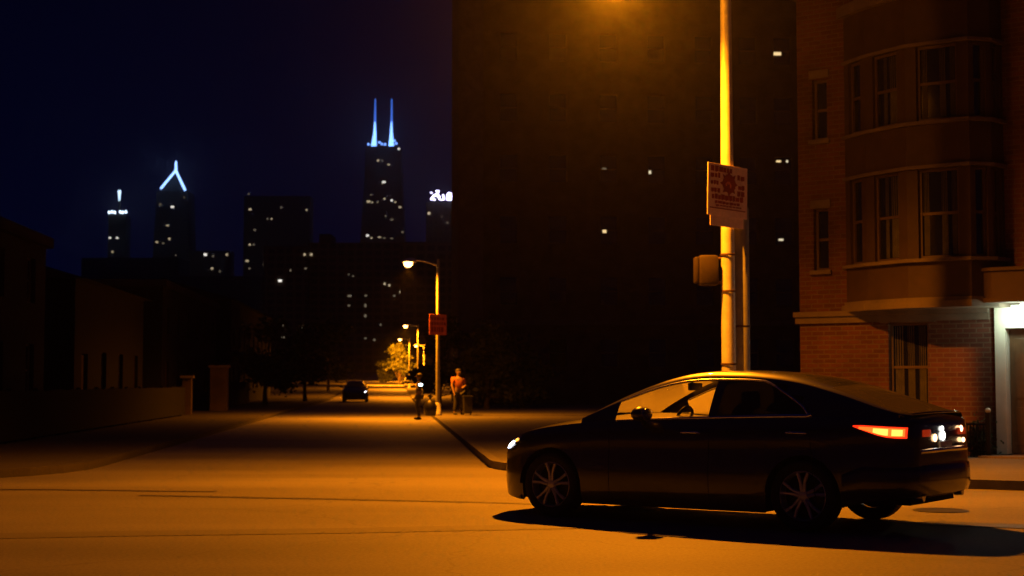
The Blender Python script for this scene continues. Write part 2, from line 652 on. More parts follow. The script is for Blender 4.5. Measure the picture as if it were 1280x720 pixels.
def block(edge, side, far, wname, label, wmat='walk'):
    inner = offset_line(edge, side * 0.16)
    bm = bmesh.new()
    n = len(edge)
    zs = 0.125
    A = [bm.verts.new((*p, -0.1)) for p in edge]
    B = [bm.verts.new((*p, zs)) for p in edge]
    C = [bm.verts.new((*p, zs)) for p in inner]
    D = [bm.verts.new((*p, -0.1)) for p in inner]
    for i in range(n - 1):
        for a, b in ((A, B), (B, C), (C, D)):
            bm.faces.new((a[i], a[i + 1], b[i + 1], b[i]))
    fixn(bm)
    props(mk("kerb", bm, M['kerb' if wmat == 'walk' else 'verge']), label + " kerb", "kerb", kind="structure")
    bm = bmesh.new()
    inn2 = offset_line(edge, side * 0.164)
    sheet(bm, inn2 + far, zs - 0.006)
    props(mk("sidewalk", bm, M[wmat]), label, "pavement", kind="structure")


block(edgeR, 1, [(60, 420), tuple(st(20, 420).xy)], "sidewalk", "pale concrete pavement round the pole and brick house")
block(edgeL, -1, [(-60, 420), tuple(st(-20, 420).xy)], "sidewalk", "pavement in shade-dark colour on the dark side of the street", 'verge')


def strip(name, pts, width, z, mat, label):
    a = offset_line(pts, width / 2)
    b = offset_line(pts, -width / 2)
    bm = bmesh.new()
    A = [bm.verts.new((*p, z)) for p in a]
    B = [bm.verts.new((*p, z)) for p in b]
    for i in range(len(pts) - 1):
        f = bm.faces.new((A[i], B[i], B[i + 1], A[i + 1]))
        f.normal_update()
        if f.normal.z < 0:
            f.normal_flip()
    return props(mk(name, bm, mat), label, "road", kind="structure")


def pxg(px, py):
    d = CAMH * F / (py - HZ)
    return (gx(px, d), d)


def wob(pts, amp=0.03, n=6):
    out = []
    for i in range(len(pts) - 1):
        for k in range(n):
            t = k / n
            x = pts[i][0] * (1 - t) + pts[i + 1][0] * t
            y = pts[i][1] * (1 - t) + pts[i + 1][1] * t
            out.append((x + random.uniform(-amp, amp), y + random.uniform(-amp, amp)))
    out.append(pts[-1])
    return out


strip("tar_seam", wob([(-9.5, 20.3), (-6.0, 19.95), (-3.8, 19.6)]), 0.17, 0.004, M['tar'], "short tar seam at the dark end of the crossing")
strip("tar_seam", wob([(-4.6, 18.95), (-2.5, 18.45), (0.0, 17.75), (1.2, 17.05), (2.7, 15.9), (4.6, 15.05), (9, 12.4)], 0.025),
      0.16, 0.004, M['tar'], "long tar seam running under the car")
strip("asphalt_patch", wob([(4.1, 15.25), (6.2, 14.35), (10, 12.3)], 0.02), 0.42, 0.008, M['patch'], "dark trench patch behind the car")
strip("asphalt_patch", wob([(-6.5, 13.6), (-3.6, 14.2), (-1.4, 14.5), (0.9, 15.0), (2.2, 15.2)], 0.015, 3), 0.50, 0.004, M['worn'], "faint darker worn band across the near road")
strip("tar_seam", wob([tuple(st(-4.2, 33.5).xy), tuple(st(-1.5, 33.2).xy), tuple(st(1.4, 32.8).xy)], 0.03), 0.25, 0.004, M['tar'],
      "tar seam across the mouth of the street")

def hill(t):
    return max(0.0, (t - 118) * .0125)


for nm, xa, xb, up, mt, kd in (("road", -4.82, 1.60, .012, 'road', "asphalt of the street climbing gently at its far end"),
                               ("sidewalk", 1.605, 14, .14, 'walk', "pavement climbing beside the far end of the street"),
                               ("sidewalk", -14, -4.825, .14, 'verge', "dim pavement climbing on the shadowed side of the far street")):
    bm = bmesh.new()
    tt = [118, 150, 200, 260, 330, 430]
    A = [bm.verts.new(st(xa, t, hill(t) + up)) for t in tt]
    B = [bm.verts.new(st(xb, t, hill(t) + up)) for t in tt]
    for i in range(len(tt) - 1):
        bm.faces.new((A[i], B[i], B[i + 1], A[i + 1]))
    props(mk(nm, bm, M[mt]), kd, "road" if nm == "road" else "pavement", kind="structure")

bm = bmesh.new()
mc = pxg(1172, 637)
lathe(bm, [(0.30, 0.004), (0.27, 0.010), (0.25, 0.007), (0.0005, 0.009)], 28, 'z')
fixn(bm)
mh = mk("manhole_cover", bm, M['iron'], smooth=40, loc=(mc[0], mc[1], 0.002))
props(mh, "round iron manhole cover in the road behind the black car", "manhole cover")

exec_after = []

# ------------------------------------------------------------------ the black saloon car (x forward, y to its left, rear axle at 0)
WB, RA, RW = 2.845, 0.382, 0.338
fW = curve_fn([(-1.04, .64), (-1.01, .74), (-.95, .815), (-.86, .87), (-.7, .905), (0, .925), (1.4, .93), (2.6, .925), (3.0, .91),
               (3.25, .865), (3.42, .795), (3.56, .69), (3.65, .56), (3.71, .36)])
fZt = curve_fn([(-1.04, 1.02), (-1.0, 1.05), (-.9, 1.075), (-.6, 1.085), (0, 1.07), (.6, 1.05), (1.3, 1.025), (2.1, 1.005), (2.45, .985), (2.9, .935),
                (3.2, .88), (3.4, .82), (3.52, .77), (3.63, .70), (3.71, .62)])
fZc = curve_fn([(-1.04, 1.05), (-1.01, 1.09), (-.95, 1.11), (-.85, 1.118), (-.6, 1.122), (2.3, 1.07), (2.5, 1.052), (2.9, 1.005), (3.2, .945), (3.4, .88),
                (3.52, .82), (3.63, .74), (3.71, .645)])
fSill = curve_fn([(-1.04, .38), (-.9, .355), (-.6, .30), (-.40, .25), (-.2, .165), (3.2, .16), (3.45, .18), (3.71, .24)])
fTuck = curve_fn([(0, .955), (.1, .975), (.25, .995), (.42, 1.0), (.60, .985), (.70, .978), (.78, .984), (.84, .975), (.92, .945), (1, .895)])


def car_bottom(x):
    z = fSill(x)
    for xc in (0.0, WB):
        dx = abs(x - xc)
        if dx < RA:
            z = max(z, RW + math.sqrt(RA * RA - dx * dx))
    return z


def stations():
    xs = [-1.04, -1.035, -1.025, -1.01, -.98, -.95, -.91, -.86, -.8, -.7, -.6, -.5, -.43, .43, .55, .7, .85, 1.0, 1.2, 1.4, 1.6, 1.8, 2.0, 2.2, 2.35,
          2.42, 3.25, 3.30, 3.36, 3.42, 3.48, 3.54, 3.60, 3.64, 3.67, 3.70, 3.71]
    for xc in (0.0, WB):
        for k in range(-9, 10):
            xs.append(xc + RA * math.sin(k * math.pi / 18) * 0.9999)
        xs += [xc - RA - .002, xc + RA + .002]
    return sorted(set(round(x, 4) for x in xs))


FR = [0, .05, .14, .27, .40, .52, .62, .70, .76, .81, .86, .92, .97, 1.0]


def body_bm():
    bm = bmesh.new()
    rows = []
    xs = stations()
    for x in xs:
        zb, zt, zc, wd = car_bottom(x), fZt(x), fZc(x), fW(x)
        s0 = fSill(x)
        half = []
        for f in FR:
            z = zb + f * (zt - zb)
            h = (z - s0) / (zt - s0)
            half.append((wd * fTuck(max(0, min(1, h))), z))
        yt = half[-1][0]
        for k, fy in enumerate((.93, .80, .55, .28)):
            t = 1 - fy
            half.append((yt * fy, zt + (zc - zt) * min(1, (1 - fy ** 2) ** .8 * 1.0)))
        row = [bm.verts.new((x, y, z)) for y, z in half] + [bm.verts.new((x, 0, zc))] + \
              [bm.verts.new((x, -y, z)) for y, z in reversed(half)]
        rows.append(row)
    for i in range(len(rows) - 1):
        for j in range(len(rows[0]) - 1):
            # the lid between the pillars is left as a closed parcel shelf and dash
            bm.faces.new((rows[i][j], rows[i][j + 1], rows[i + 1][j + 1], rows[i + 1][j]))
    for row in (rows[0], rows[-1]):
        n = len(row)
        for j in range(n // 2):
            a, b, c, d = row[j], row[j + 1], row[n - 2 - j], row[n - 1 - j]
            if b is c:
                bm.faces.new((a, b, d))
            else:
                bm.faces.new((a, b, c, d))
    fixn(bm)
    return bm


fZr = curve_fn([(-.98, 1.112), (-.9, 1.124), (-.75, 1.168), (-.5, 1.262), (-.25, 1.352), (0, 1.425), (.25, 1.475), (.5, 1.503), (.8, 1.521), (1.1, 1.524), (1.35, 1.508),
                (1.6, 1.461), (1.8, 1.400), (2.0, 1.318), (2.2, 1.220), (2.4, 1.112), (2.52, 1.04)])


def cab_section(x):
    """half section of the greenhouse from the belt line to the roof's middle"""
    yb = fW(x) * fTuck(1) * .985
    zb = fZt(x) - .004
    zr_top = fZr(x)
    hgt = max(.0, zr_top - zb)
    s = min(1.0, hgt / .34)
    zr = zb + max(0.001, (hgt - .065 * s))
    yr = yb - .255 * min(1.15, max(0, zr - zb) / .40)
    pts = []
    for t in (0, .07, .35, .65, .9, 1.0):
        pts.append((yb + (yr - yb) * t + .018 * s * math.sin(math.pi * t), zb + (zr - zb) * t))
    pts.append((yr - .05, zr + (zr_top - zr) * .5))
    pts.append((yr * .72, zr + (zr_top - zr) * .80))
    pts.append((yr * .40, zr + (zr_top - zr) * .95))
    return pts, zr_top


CABX = [-.98, -.94, -.88, -.82, -.74, -.66, -.58, -.50, -.42, -.36, -.30, -.24, -.18, -.10, -.02, .06, .16, .26, .36, .46, .56, .66, .76, .86, .94, 1.04, 1.14, 1.24,
        1.34, 1.44, 1.54, 1.62, 1.70, 1.78, 1.86, 1.94, 2.02, 2.10, 2.18, 2.26, 2.34, 2.40, 2.46, 2.52]


def cab_pieces():
    """greenhouse cut into painted shell, windscreen, rear window and the side panes"""
    sec = [cab_section(x) for x in CABX]
    out = {}

    def get(k):
        if k not in out:
            out[k] = (bmesh.new(), {})
        return out[k]
    nh = 9
    for i in range(len(CABX) - 1):
        xm = (CABX[i] + CABX[i + 1]) / 2
        for side in (1, -1):
            for j in range(nh):
                key = 'shell'
                if 1 <= j <= 3:
                    lim = fZr(xm) - fZt(xm)
                    sd = 'l' if side > 0 else 'r'
                    if 1.04 < xm < 2.10 and lim > .14:
                        key = 'front_' + sd
                    elif -.02 < xm < .94:
                        if xm > .26 or (xm > .10 and j < 3) or j < 2:
                            key = 'rear_' + sd
                elif j >= 6:
                    if 1.70 < xm < 2.47:
                        key = 'windscreen'
                    elif -.86 < xm < -.14:
                        key = 'rear_window'
                bm, vm = get(key)

                def V(a, b):
                    kk = (a, b, side if b < nh else 0)
                    if kk not in vm:
                        pts, zt = sec[a]
                        y, z = pts[b] if b < nh else (0, zt)
                        vm[kk] = bm.verts.new((CABX[a], y * side, z))
                    return vm[kk]
                q = [V(i, j), V(i + 1, j), V(i + 1, j + 1), V(i, j + 1)]
                if side > 0:
                    q.reverse()
                bm.faces.new(q)
    for bm, _ in out.values():
        bm.normal_update()
    return {k: v[0] for k, v in out.items()}


def side_y(x, z):
    s0 = fSill(x)
    h = max(0, min(1, (z - s0) / (fZt(x) - s0)))
    return fW(x) * fTuck(h)


def panel_on_side(pts, out=.004, sign=1, dens=6):
    """a panel given as (x, z) upper and lower rows, laid on the body side"""
    bm = bmesh.new()
    rows = []
    for x, z0, z1 in pts:
        row = []
        for k in range(dens + 1):
            z = z0 + (z1 - z0) * k / dens
            row.append(bm.verts.new((x, sign * (side_y(x, z) + out), z)))
        rows.append(row)
    for i in range(len(rows) - 1):
        for k in range(dens):
            bm.faces.new((rows[i][k], rows[i + 1][k], rows[i + 1][k + 1], rows[i][k + 1]))
    return fixn(bm)


def make_car(name, loc, rz, label, group=None, lamps=True):
    M['lamp_white'] = M.get('lamp_white') or glow("headlamp_glow", (0.85, 0.85, 1.0), 9)
    M['lamp_amber'] = M.get('lamp_amber') or glow("side_lamp_amber", (1.0, 0.35, 0.05), 4)
    M['tail_core'] = M.get('tail_core') or glow("tail_lamp_core", (1.0, 0.095, 0.010), 2.8)
    M['tail_hot'] = M.get('tail_hot') or glow("tail_lamp_hot", (1.0, 0.26, 0.04), 4)
    M['tail_red'] = M.get('tail_red') or glow("tail_lamp_red", (1.0, 0.03, 0.005), 1.6)
    M['rev_white'] = M.get('rev_white') or glow("plate_lamp_white", (1.0, 0.97, 0.88), 4)
    M['rev_warm'] = M.get('rev_warm') or glow("inner_tail_lamp", (1.0, 0.55, 0.25), 5)
    M['tail_dim'] = M.get('tail_dim') or glow("tail_lamp_dim", (1.0, .06, .01), .25)
    car = empty(name, loc, rz, label, "car", group)
    body = mk("body", body_bm(), M['paint'], car, smooth=32)
    # shut lines of the two doors as thin dark grooves
    for sgn in (1, -1):
        for x in (.98, 2.12, -.12):
            d = bmesh.new()
            for _ in (0,):
                tube(d, [(x + (.0 if x > .5 else .10 * (z - .5)), sgn * (side_y(x, z) + .0005), z) for z in (.26, .4, .55, .7, .82, .9, .94)], .0035, 5)
            mk("door_seam", d, M['under'], body)
    cab = cab_pieces()
    mk("cabin_roof", cab.pop('shell'), M['paint'], car, smooth=40)
    for k, b in cab.items():
        nm = {'windscreen': 'windscreen', 'rear_window': 'rear_window'}.get(k, 'side_window')
        mat = M['tint']
        if k == 'windscreen':
            mat = M['fog']
        elif k == 'rear_window':
            mat = M['dusty']
        elif k == 'front_l':
            mat = M['clear']
        elif k == 'front_r':
            mat = M['fog']
        mk(nm, b, mat, car, smooth=60)
    # bright trim along the belt line and over the doors
    for sgn in (1, -1):
        lo, hi = [], []

        def on_glass(x, t):
            p, _ = cab_section(x)
            lv = (0, .07, .35, .65, .9, 1.0)
            k_ = max(q for q in range(5) if lv[q] <= t)
            f_ = (t - lv[k_]) / (lv[k_ + 1] - lv[k_])
            return (x, sgn * (p[k_][0] + (p[k_ + 1][0] - p[k_][0]) * f_ + .005), p[k_][1] + (p[k_ + 1][1] - p[k_][1]) * f_)
        for x in [-.02 + .06 * i for i in range(36)]:
            if x > 2.12:
                break
            lo.append(on_glass(x, .055))
            hi.append(on_glass(x, min(.93, .12 + .81 * max(0, (x + .02) / .52) ** .62)))
        start = [on_glass(-.06, .10)]
        t = bmesh.new()
        tube(t, start + lo, [.022] * 8 + [.022 - .0006 * q for q in range(len(lo) - 7)], 8)
        mk("belt_trim", t, M['chrome'], car, smooth=60)
        t = bmesh.new()
        tube(t, start + hi, .011, 8)
        mk("window_trim", t, M['chrome'], car, smooth=60)
        # door handles
        for x in (1.18, .06):
            h = bmesh.new()
            z = .905 if x > .5 else .922
            y = side_y(x, z)
            tube(h, [(x - .10, sgn * (y + .004), z), (x - .085, sgn * (y + .035), z + .004), (x, sgn * (y + .042), z + .006), (x + .085, sgn * (y + .035), z + .004),
                     (x + .10, sgn * (y + .004), z)], [.012, .014, .015, .014, .012], 8)
            mk("door_handle", h, M['chrome'], car, smooth=50)
        # door mirror with its foot
        h = bmesh.new()
        ellipsoid(h, (1.68, sgn * 1.02, 1.085), (.085, .125, .075), 16, 10)
        tube(h, [(1.74, sgn * .86, 1.0), (1.72, sgn * .93, 1.03), (1.70, sgn * .99, 1.055)], [.03, .026, .03], 8)
        mir = mk("door_mirror", h, M['paint'], car, smooth=50)
        h = bmesh.new()
        tube(h, [(1.735, sgn * .93, 1.07), (1.758, sgn * 1.02, 1.07), (1.735, sgn * 1.10, 1.07)], .009, 6)
        mk("turn_lamp", h, M['chrome'], mir, smooth=60)
        g = bmesh.new()
        ellipsoid(g, (1.602, sgn * 1.02, 1.085), (.012, .105, .06), 14, 8)
        mk("mirror_glass", g, M['chrome'], mir, smooth=50)
        # tail lamps: a red blade round the corner with a hot core
        up = [(-.50, .995, 1.005), (-.57, .972, 1.008), (-.66, .943, 1.005), (-.74, .918, 1.002), (-.82, .90, .998), (-.89, .893, .995), (-.94, .891, .992), (-.98, .892, .99)]
        lamp = mk("taillight", panel_on_side(up, .006, sgn), M['tail_red'] if lamps else M['trim'], car, smooth=60)
        core = [(-.56, .976, .995), (-.64, .957, .993), (-.72, .932, .990), (-.80, .914, .986), (-.86, .907, .984), (-.93, .905, .980), (-.965, .907, .978)]
        mk("lamp_core", panel_on_side(core, .011, sgn), M['tail_core'] if lamps else M['trim'], lamp, smooth=60)
        for hot in ([(-.70, .946, .982), (-.76, .928, .98), (-.81, .919, .977), (-.835, .918, .975)], [(-.865, .916, .972), (-.90, .914, .971), (-.935, .914, .970), (-.95, .916, .968)]):
            mk("lamp_lens", panel_on_side(hot, .015, sgn), M['tail_hot'] if lamps else M['trim'], lamp, smooth=60)
        # headlamps
        hp = [(3.28, .81, .826), (3.36, .765, .815), (3.43, .725, .787), (3.49, .70, .757), (3.54, .682, .728)]
        hl = mk("headlight", panel_on_side(hp, .006, sgn), M['chrome'], car, smooth=60)
        hp2 = [(3.41, .737, .782), (3.47, .712, .760), (3.51, .694, .738), (3.54, .688, .724)]
        mk("lamp_lens", panel_on_side(hp2, .014, sgn), M['lamp_white'] if lamps else M['trim'], hl, smooth=60)
        hp3 = [(3.335, .785, .81), (3.38, .765, .797)]
        mk("side_lamp", panel_on_side(hp3, .014, sgn), M['lamp_amber'] if lamps else M['trim'], hl, smooth=60)
        # wheel wells
        for xc in (0, WB):
            ww = bmesh.new()
            n = 14
            A = [ww.verts.new((xc + (RA + .002) * math.cos(math.pi * k / n), sgn * .91, RW + (RA + .002) * math.sin(math.pi * k / n))) for k in range(n + 1)]
            B = [ww.verts.new((xc + (RA + .002) * math.cos(math.pi * k / n), sgn * .58, RW + (RA + .002) * math.sin(math.pi * k / n))) for k in range(n + 1)]
            for k in range(n):
                ww.faces.new((A[k], A[k + 1], B[k + 1], B[k]))
            ww.faces.new(B)
            mk("wheel_well", ww, M['under'], car)
    # nose: grille, lower intake, bumper lip
    g = bmesh.new()
    for k in range(6):
        z = .40 + .032 * k
        tube(g, [(3.65, -.42, z), (3.713, -.25, z), (3.725, 0, z), (3.713, .25, z), (3.65, .42, z)], .010, 6)
    mk("grille", g, M['trim'], car, smooth=60)
    g = bmesh.new()
    tube(g, [(3.25, -.82, .19), (3.46, -.68, .20), (3.58, -.42, .215), (3.63, 0, .22), (3.58, .42, .215), (3.46, .68, .20), (3.25, .82, .19)], .03, 8)
    mk("front_lip", g, M['trim'], car, smooth=60)
    # rear bumper wrapped round the tail
    b = bmesh.new()
    outl = [(-.40, .915), (-.6, .918), (-.76, .90), (-.89, .865), (-.99, .79), (-1.045, .67), (-1.07, .45), (-1.08, .2)]
    outl = outl + [(-1.082, 0)] + [(x, -y) for x, y in reversed(outl)]
    prof = [(-.06, .345), (-.015, .36), (.008, .42), (.010, .50), (.006, .58), (.002, .625), (-.02, .645)]
    rows = []
    for i, (x, y) in enumerate(outl):
        a = Vector(outl[max(i - 1, 0)])
        c = Vector(outl[min(i + 1, len(outl) - 1)])
        t = (c - a).normalized()
        n = Vector((-t.y, t.x))
        if n.x * (-1) + 0 < 0 and i == len(outl) // 2:
            n = -n
        ctr = Vector((x, y)) - Vector((0.9, 0))
        if n.dot(Vector((x - .6, y))) < 0:
            n = -n
        fade = 0.0 if i in (0, len(outl) - 1) else 1.0
        rows.append([b.verts.new((x + n.x * o * 1, y + n.y * o * 1, z if fade else .30 + (z - .345) * .9)) for o, z in prof])
    for i in range(len(rows) - 1):
        for j in range(len(prof) - 1):
            b.faces.new((rows[i][j], rows[i + 1][j], rows[i + 1][j + 1], rows[i][j + 1]))
    mk("rear_bumper", fixn(b), M['paint'], car, smooth=45)
    d = bmesh.new()
    box(d, -1.0, -.9, -.56, .56, .33, .39, bev=.02)
    mk("diffuser", d, M['trim'], car, smooth=40)
    for sgn in (1, -1):
        ex = bmesh.new()
        tube(ex, [(-.95, sgn * .52, .345), (-1.03, sgn * .52, .345)], .04, 12)
        mk("exhaust_tip", ex, M['chrome'], car, smooth=50)
        # the part of the tail cluster that sits on the boot lid
        il = bmesh.new()
        box(il, -1.056, -1.03, sgn * .47 - .09, sgn * .47 + .09, .90, .965, bev=.008)
        inner = mk("inner_tail_lamp", il, M['tail_dim'] if lamps else M['trim'], car, smooth=40)
    for y, z, r, m_ in ((.27, .885, .045, 'rev_warm'), (.06, .90, .055, 'rev_white'), (.08, .968, .03, 'rev_white'), (-.44, .955, .04, 'rev_warm'), (-.50, .845, .03, 'rev_warm')):
        il = bmesh.new()
        ellipsoid(il, (-1.052, y, z), (.014, r, r * .82), 12, 8)
        mk("lamp_lens", il, M[m_] if lamps else M['trim'], car, smooth=50)
    ch = bmesh.new()
    tube(ch, [(-1.03, -.62, .765), (-1.06, -.4, .77), (-1.066, 0, .772), (-1.06, .4, .77), (-1.03, .62, .765)], .024, 8)
    mk("boot_trim", ch, M['chrome'], car, smooth=50)
    pl = bmesh.new()
    box(pl, -1.062, -1.043, -.155, .155, .795, .85, bev=.004)
    mk("number_plate", pl, M['plate'], car, smooth=40)
    sp = bmesh.new()
    tube(sp, [(-.90, -.76, 1.09), (-1.0, -.5, 1.115), (-1.02, 0, 1.122), (-1.0, .5, 1.115), (-.90, .76, 1.09)], .012, 8)
    mk("boot_lip", sp, M['paint'], car, smooth=60)
    # underside
    u = bmesh.new()
    box(u, -.92, .3, -.57, .57, .27, .40)
    box(u, .3, 3.5, -.57, .57, .165, .34)
    box(u, .40, 2.44, -.86, .86, .17, .33)
    mk("underbody", u, M['under'], car)
    # wheels
    for xc in (0, WB):
        for sgn in (1, -1):
            wh = empty("wheel", (xc, sgn * .80, RW))
            wh.parent = car
            ty = bmesh.new()
            lathe(ty, [(.235, -.10), (.262, -.112), (.305, -.112), (.327, -.095), (.337, -.06), (.338, 0), (.337, .06), (.327, .095), (.305, .112), (.262, .112), (.235, .10)], 48, 'y')
            mk("tyre", fixn(ty), M['rubber'], wh, smooth=50)
            rm = bmesh.new()
            lathe(rm, [(.238, .098 * sgn), (.228, .104 * sgn), (.220, .085 * sgn), (.215, -.08 * sgn)], 48, 'y')
            for k in range(10):
                a = 2 * math.pi * (k // 2) / 5 + (.17 if k % 2 else -.17) + math.pi / 2
                ai = 2 * math.pi * (k // 2) / 5 + (.28 if k % 2 else -.28) + math.pi / 2
                tube(rm, [(.045 * math.cos(ai), .082 * sgn, .045 * math.sin(ai)), (.13 * math.cos(a), .092 * sgn, .13 * math.sin(a)),
                          (.222 * math.cos(a + (.06 if k % 2 else -.06)), .090 * sgn, .222 * math.sin(a + (.06 if k % 2 else -.06)))], [.020, .015, .018], 7)
            ellipsoid(rm, (0, .080 * sgn, 0), (.06, .02, .06), 18, 8)
            mk("rim", fixn(rm), M['alloy'], wh, smooth=45)
            dk = bmesh.new()
            lathe(dk, [(.0005, .03 * sgn), (.16, .03 * sgn), (.19, .02 * sgn), (.214, .0)], 28, 'y')
            mk("brake_disc", fixn(dk), M['darkmetal'], wh, smooth=40)
    # inside: seats, wheel, mirror
    for y in (.37, -.37):
        s_ = bmesh.new()
        tube(s_, [(.98, y, .85), (.90, y, 1.02), (.85, y, 1.14)], [.20, .19, .13], 12)
        for v in s_.verts:
            v.co.x = .9 + (v.co.x - .9) * .55 - (v.co.z - .95) * .12
        st_ = mk("front_seat", s_, M['leather'], car, smooth=60)
        hr = bmesh.new()
        box(hr, .74, .84, y - .13, y + .13, 1.13, 1.31, bev=.035)
        mk("headrest", hr, M['leather'], st_, smooth=60)
    rs = bmesh.new()
    box(rs, -.12, .08, -.62, .62, .9, 1.13, bev=.06)
    for y in (.38, -.38):
        box(rs, -.17, -.07, y - .13, y + .13, 1.12, 1.26, bev=.03)
    mk("rear_seat", rs, M['leather'], car, smooth=60)
    sw = bmesh.new()
    tube(sw, [(1.56 - .06 * math.sin(a), .38 + .18 * math.cos(a), .98 + .17 * math.sin(a)) for a in [k * 2 * math.pi / 20 for k in range(21)]], .016, 8, caps=False)
    mk("steering_wheel", sw, M['leather'], car, smooth=60)
    im = bmesh.new()
    box(im, 1.60, 1.64, -.13, .13, 1.315, 1.395, bev=.015)
    tube(im, [(1.63, 0, 1.37), (1.68, 0, 1.42)], .012, 6)
    mk("inside_mirror", im, M['trim'], car, smooth=50)
    return car


def copy_tree(o, parent=None):
    c = o.copy()
    COL.objects.link(c)
    if parent:
        c.parent = parent
    for ch in [x for x in SC.objects if x.parent == o]:
        copy_tree(ch, c)
    return c


CAR = make_car("black_sedan_car", (3.24, 15.04, 0), R(144.4), "black four-door saloon car with glowing tail lamps waiting beside the tall pole")
far = make_car("parked_sedan_car", (*st(-2.6, 112).xy, 0), math.atan2(-S.y, -S.x),
               "small dark car with one white lamp lit, stopped far down the street", lamps=False)
for o_ in [o for o in far.children if o.name.startswith("headlight")][:1]:
    for lens in o_.children:
        lens.data = lens.data.copy()
        lens.data.materials[0] = M['lamp_white']

# ------------------------------------------------------------------ street lamps
M['lamp_lens'] = glow("sodium_lamp_lens", SODIUM, 60)
M['lamp_lens_far'] = glow("sodium_lamp_lens_far", (1.0, 0.42, 0.08), 22)


def lamp_post(loc, rz, height, arm, label, group, rad0=.10, rad1=.062, watts=400, polemat='greypole', far=False, size=178, blend=.6, aim=(0, 0, -1), lens=None, coll=True):
    """tapered steel pole, curved arm along local x and a cobra head"""
    root = empty("street_lamp", loc, rz, label, "street lamp", group)
    b = bmesh.new()
    tube(b, [(0, 0, 0), (0, 0, height * .33), (0, 0, height * .66), (0, 0, height + .12)], [rad0, rad0 * .87 + rad1 * .13, rad0 * .4 + rad1 * .6, rad1], 20)
    mk("pole", b, M[polemat], root, smooth=50)
    b = bmesh.new()
    lathe(b, [(rad0 * 1.9, 0), (rad0 * 1.9, .10), (rad0 * 1.5, .14), (rad0 * 1.4, .45), (rad0 * 1.05, .50)], 16)
    mk("base", fixn(b), M['galv'], root, smooth=40)
    b = bmesh.new()
    pts = []
    for k in range(9):
        t = k / 8
        pts.append((arm * .86 * t, 0, height - .15 + .22 * math.sin(t * math.pi * .5)))
    tube(b, pts, .032, 10)
    mk("arm", b, M['galv'], root, smooth=50)
    b = bmesh.new()
    for (x, wdt, z0, z1) in ((0, 0, 0, 0),):
        pass
    rows = []
    for x, wd, zl, zu in ((arm * .82, .045, .03, .11), (arm * .88, .08, .015, .14), (arm * .97, .15, -.01, .17), (arm + .12, .165, -.02, .15), (arm + .30, .13, 0, .09), (arm + .36, .05, .02, .05)):
        ring = []
        for k in range(14):
            a = 2 * math.pi * k / 14
            zz = zu * math.sin(a) if math.sin(a) > 0 else -zl * 0 + .012 * math.sin(a)
            ring.append(b.verts.new((x, wd * math.cos(a), height + zz)))
        rows.append(ring)
    for i in range(len(rows) - 1):
        for k in range(14):
            b.faces.new((rows[i][k], rows[i][(k + 1) % 14], rows[i + 1][(k + 1) % 14], rows[i + 1][k]))
    b.faces.new(rows[0])
    b.faces.new(rows[-1])
    head = mk("lamp_head", fixn(b), M['galv'], root, smooth=50)
    b = bmesh.new()
    ellipsoid(b, (arm + .12, 0, height - (.06 if lens else .03)), (.17 if lens else .20, .15 if lens else .14, .15 if lens else .14), 16, 10)
    mk("lamp_lens", b, lens or M['lamp_lens'], head, smooth=60)
    p = Matrix.Rotation(rz, 4, 'Z') @ Vector((arm + .12, 0, height - .24))
    spot("lamp_light", Vector(loc) + p, watts, SODIUM, aim=aim, size=size, blend=blend, rad=.07)
    return root


# main lamp: pole at the corner behind the car, arm out over the crossing
PX, PY = 3.42, 24.0
lamp_post((PX, PY, .12), R(-153), 7.60, 1.95, "tall bright lamp pole behind the black car, its lamp just above the picture", "street lamps along the street", .115, .085, watts=10500, polemat='galv', blend=1.0, size=175,
          aim=(0, -.47, -1))
ml = [o for o in SC.objects if o.type == 'LIGHT' and o.name.startswith("lamp_light")][0]
point("lamp_spill_light", ml.location, 170, SODIUM, .07)
# the stouter grey post that stands against it
b = bmesh.new()
lathe(b, [(.175, 0), (.175, .05), (.17, 4.05), (.12, 4.12), (.0005, 4.13)], 24)
post = empty("utility_post", (PX + .20, PY + .22, .12), 0, "stout grey post standing tight behind the bright lamp pole", "post")
mk("shaft", fixn(b), M['greypole'], post, smooth=40)
b = bmesh.new()
for z, r_ in ((1.02, .176), (2.15, .176)):
    lathe(b, [(r_, z), (r_ + .006, z + .004), (r_ + .006, z + .03), (r_, z + .034)], 24)
mk("band", fixn(b), M['strap'], post, smooth=40)
b = bmesh.new()
for z in (3.28, 2.70, 1.55):
    lathe(b, [(.118, z), (.124, z + .004), (.124, z + .03), (.118, z + .034)], 20)
    box(b, -.02, .02, -.145, -.115, z + .002, z + .032)
sb = mk("strap_bands", fixn(b), M['strap'], [o for o in SC.objects if o.name == "street_lamp"][0], smooth=40)
sb.name = "strap"


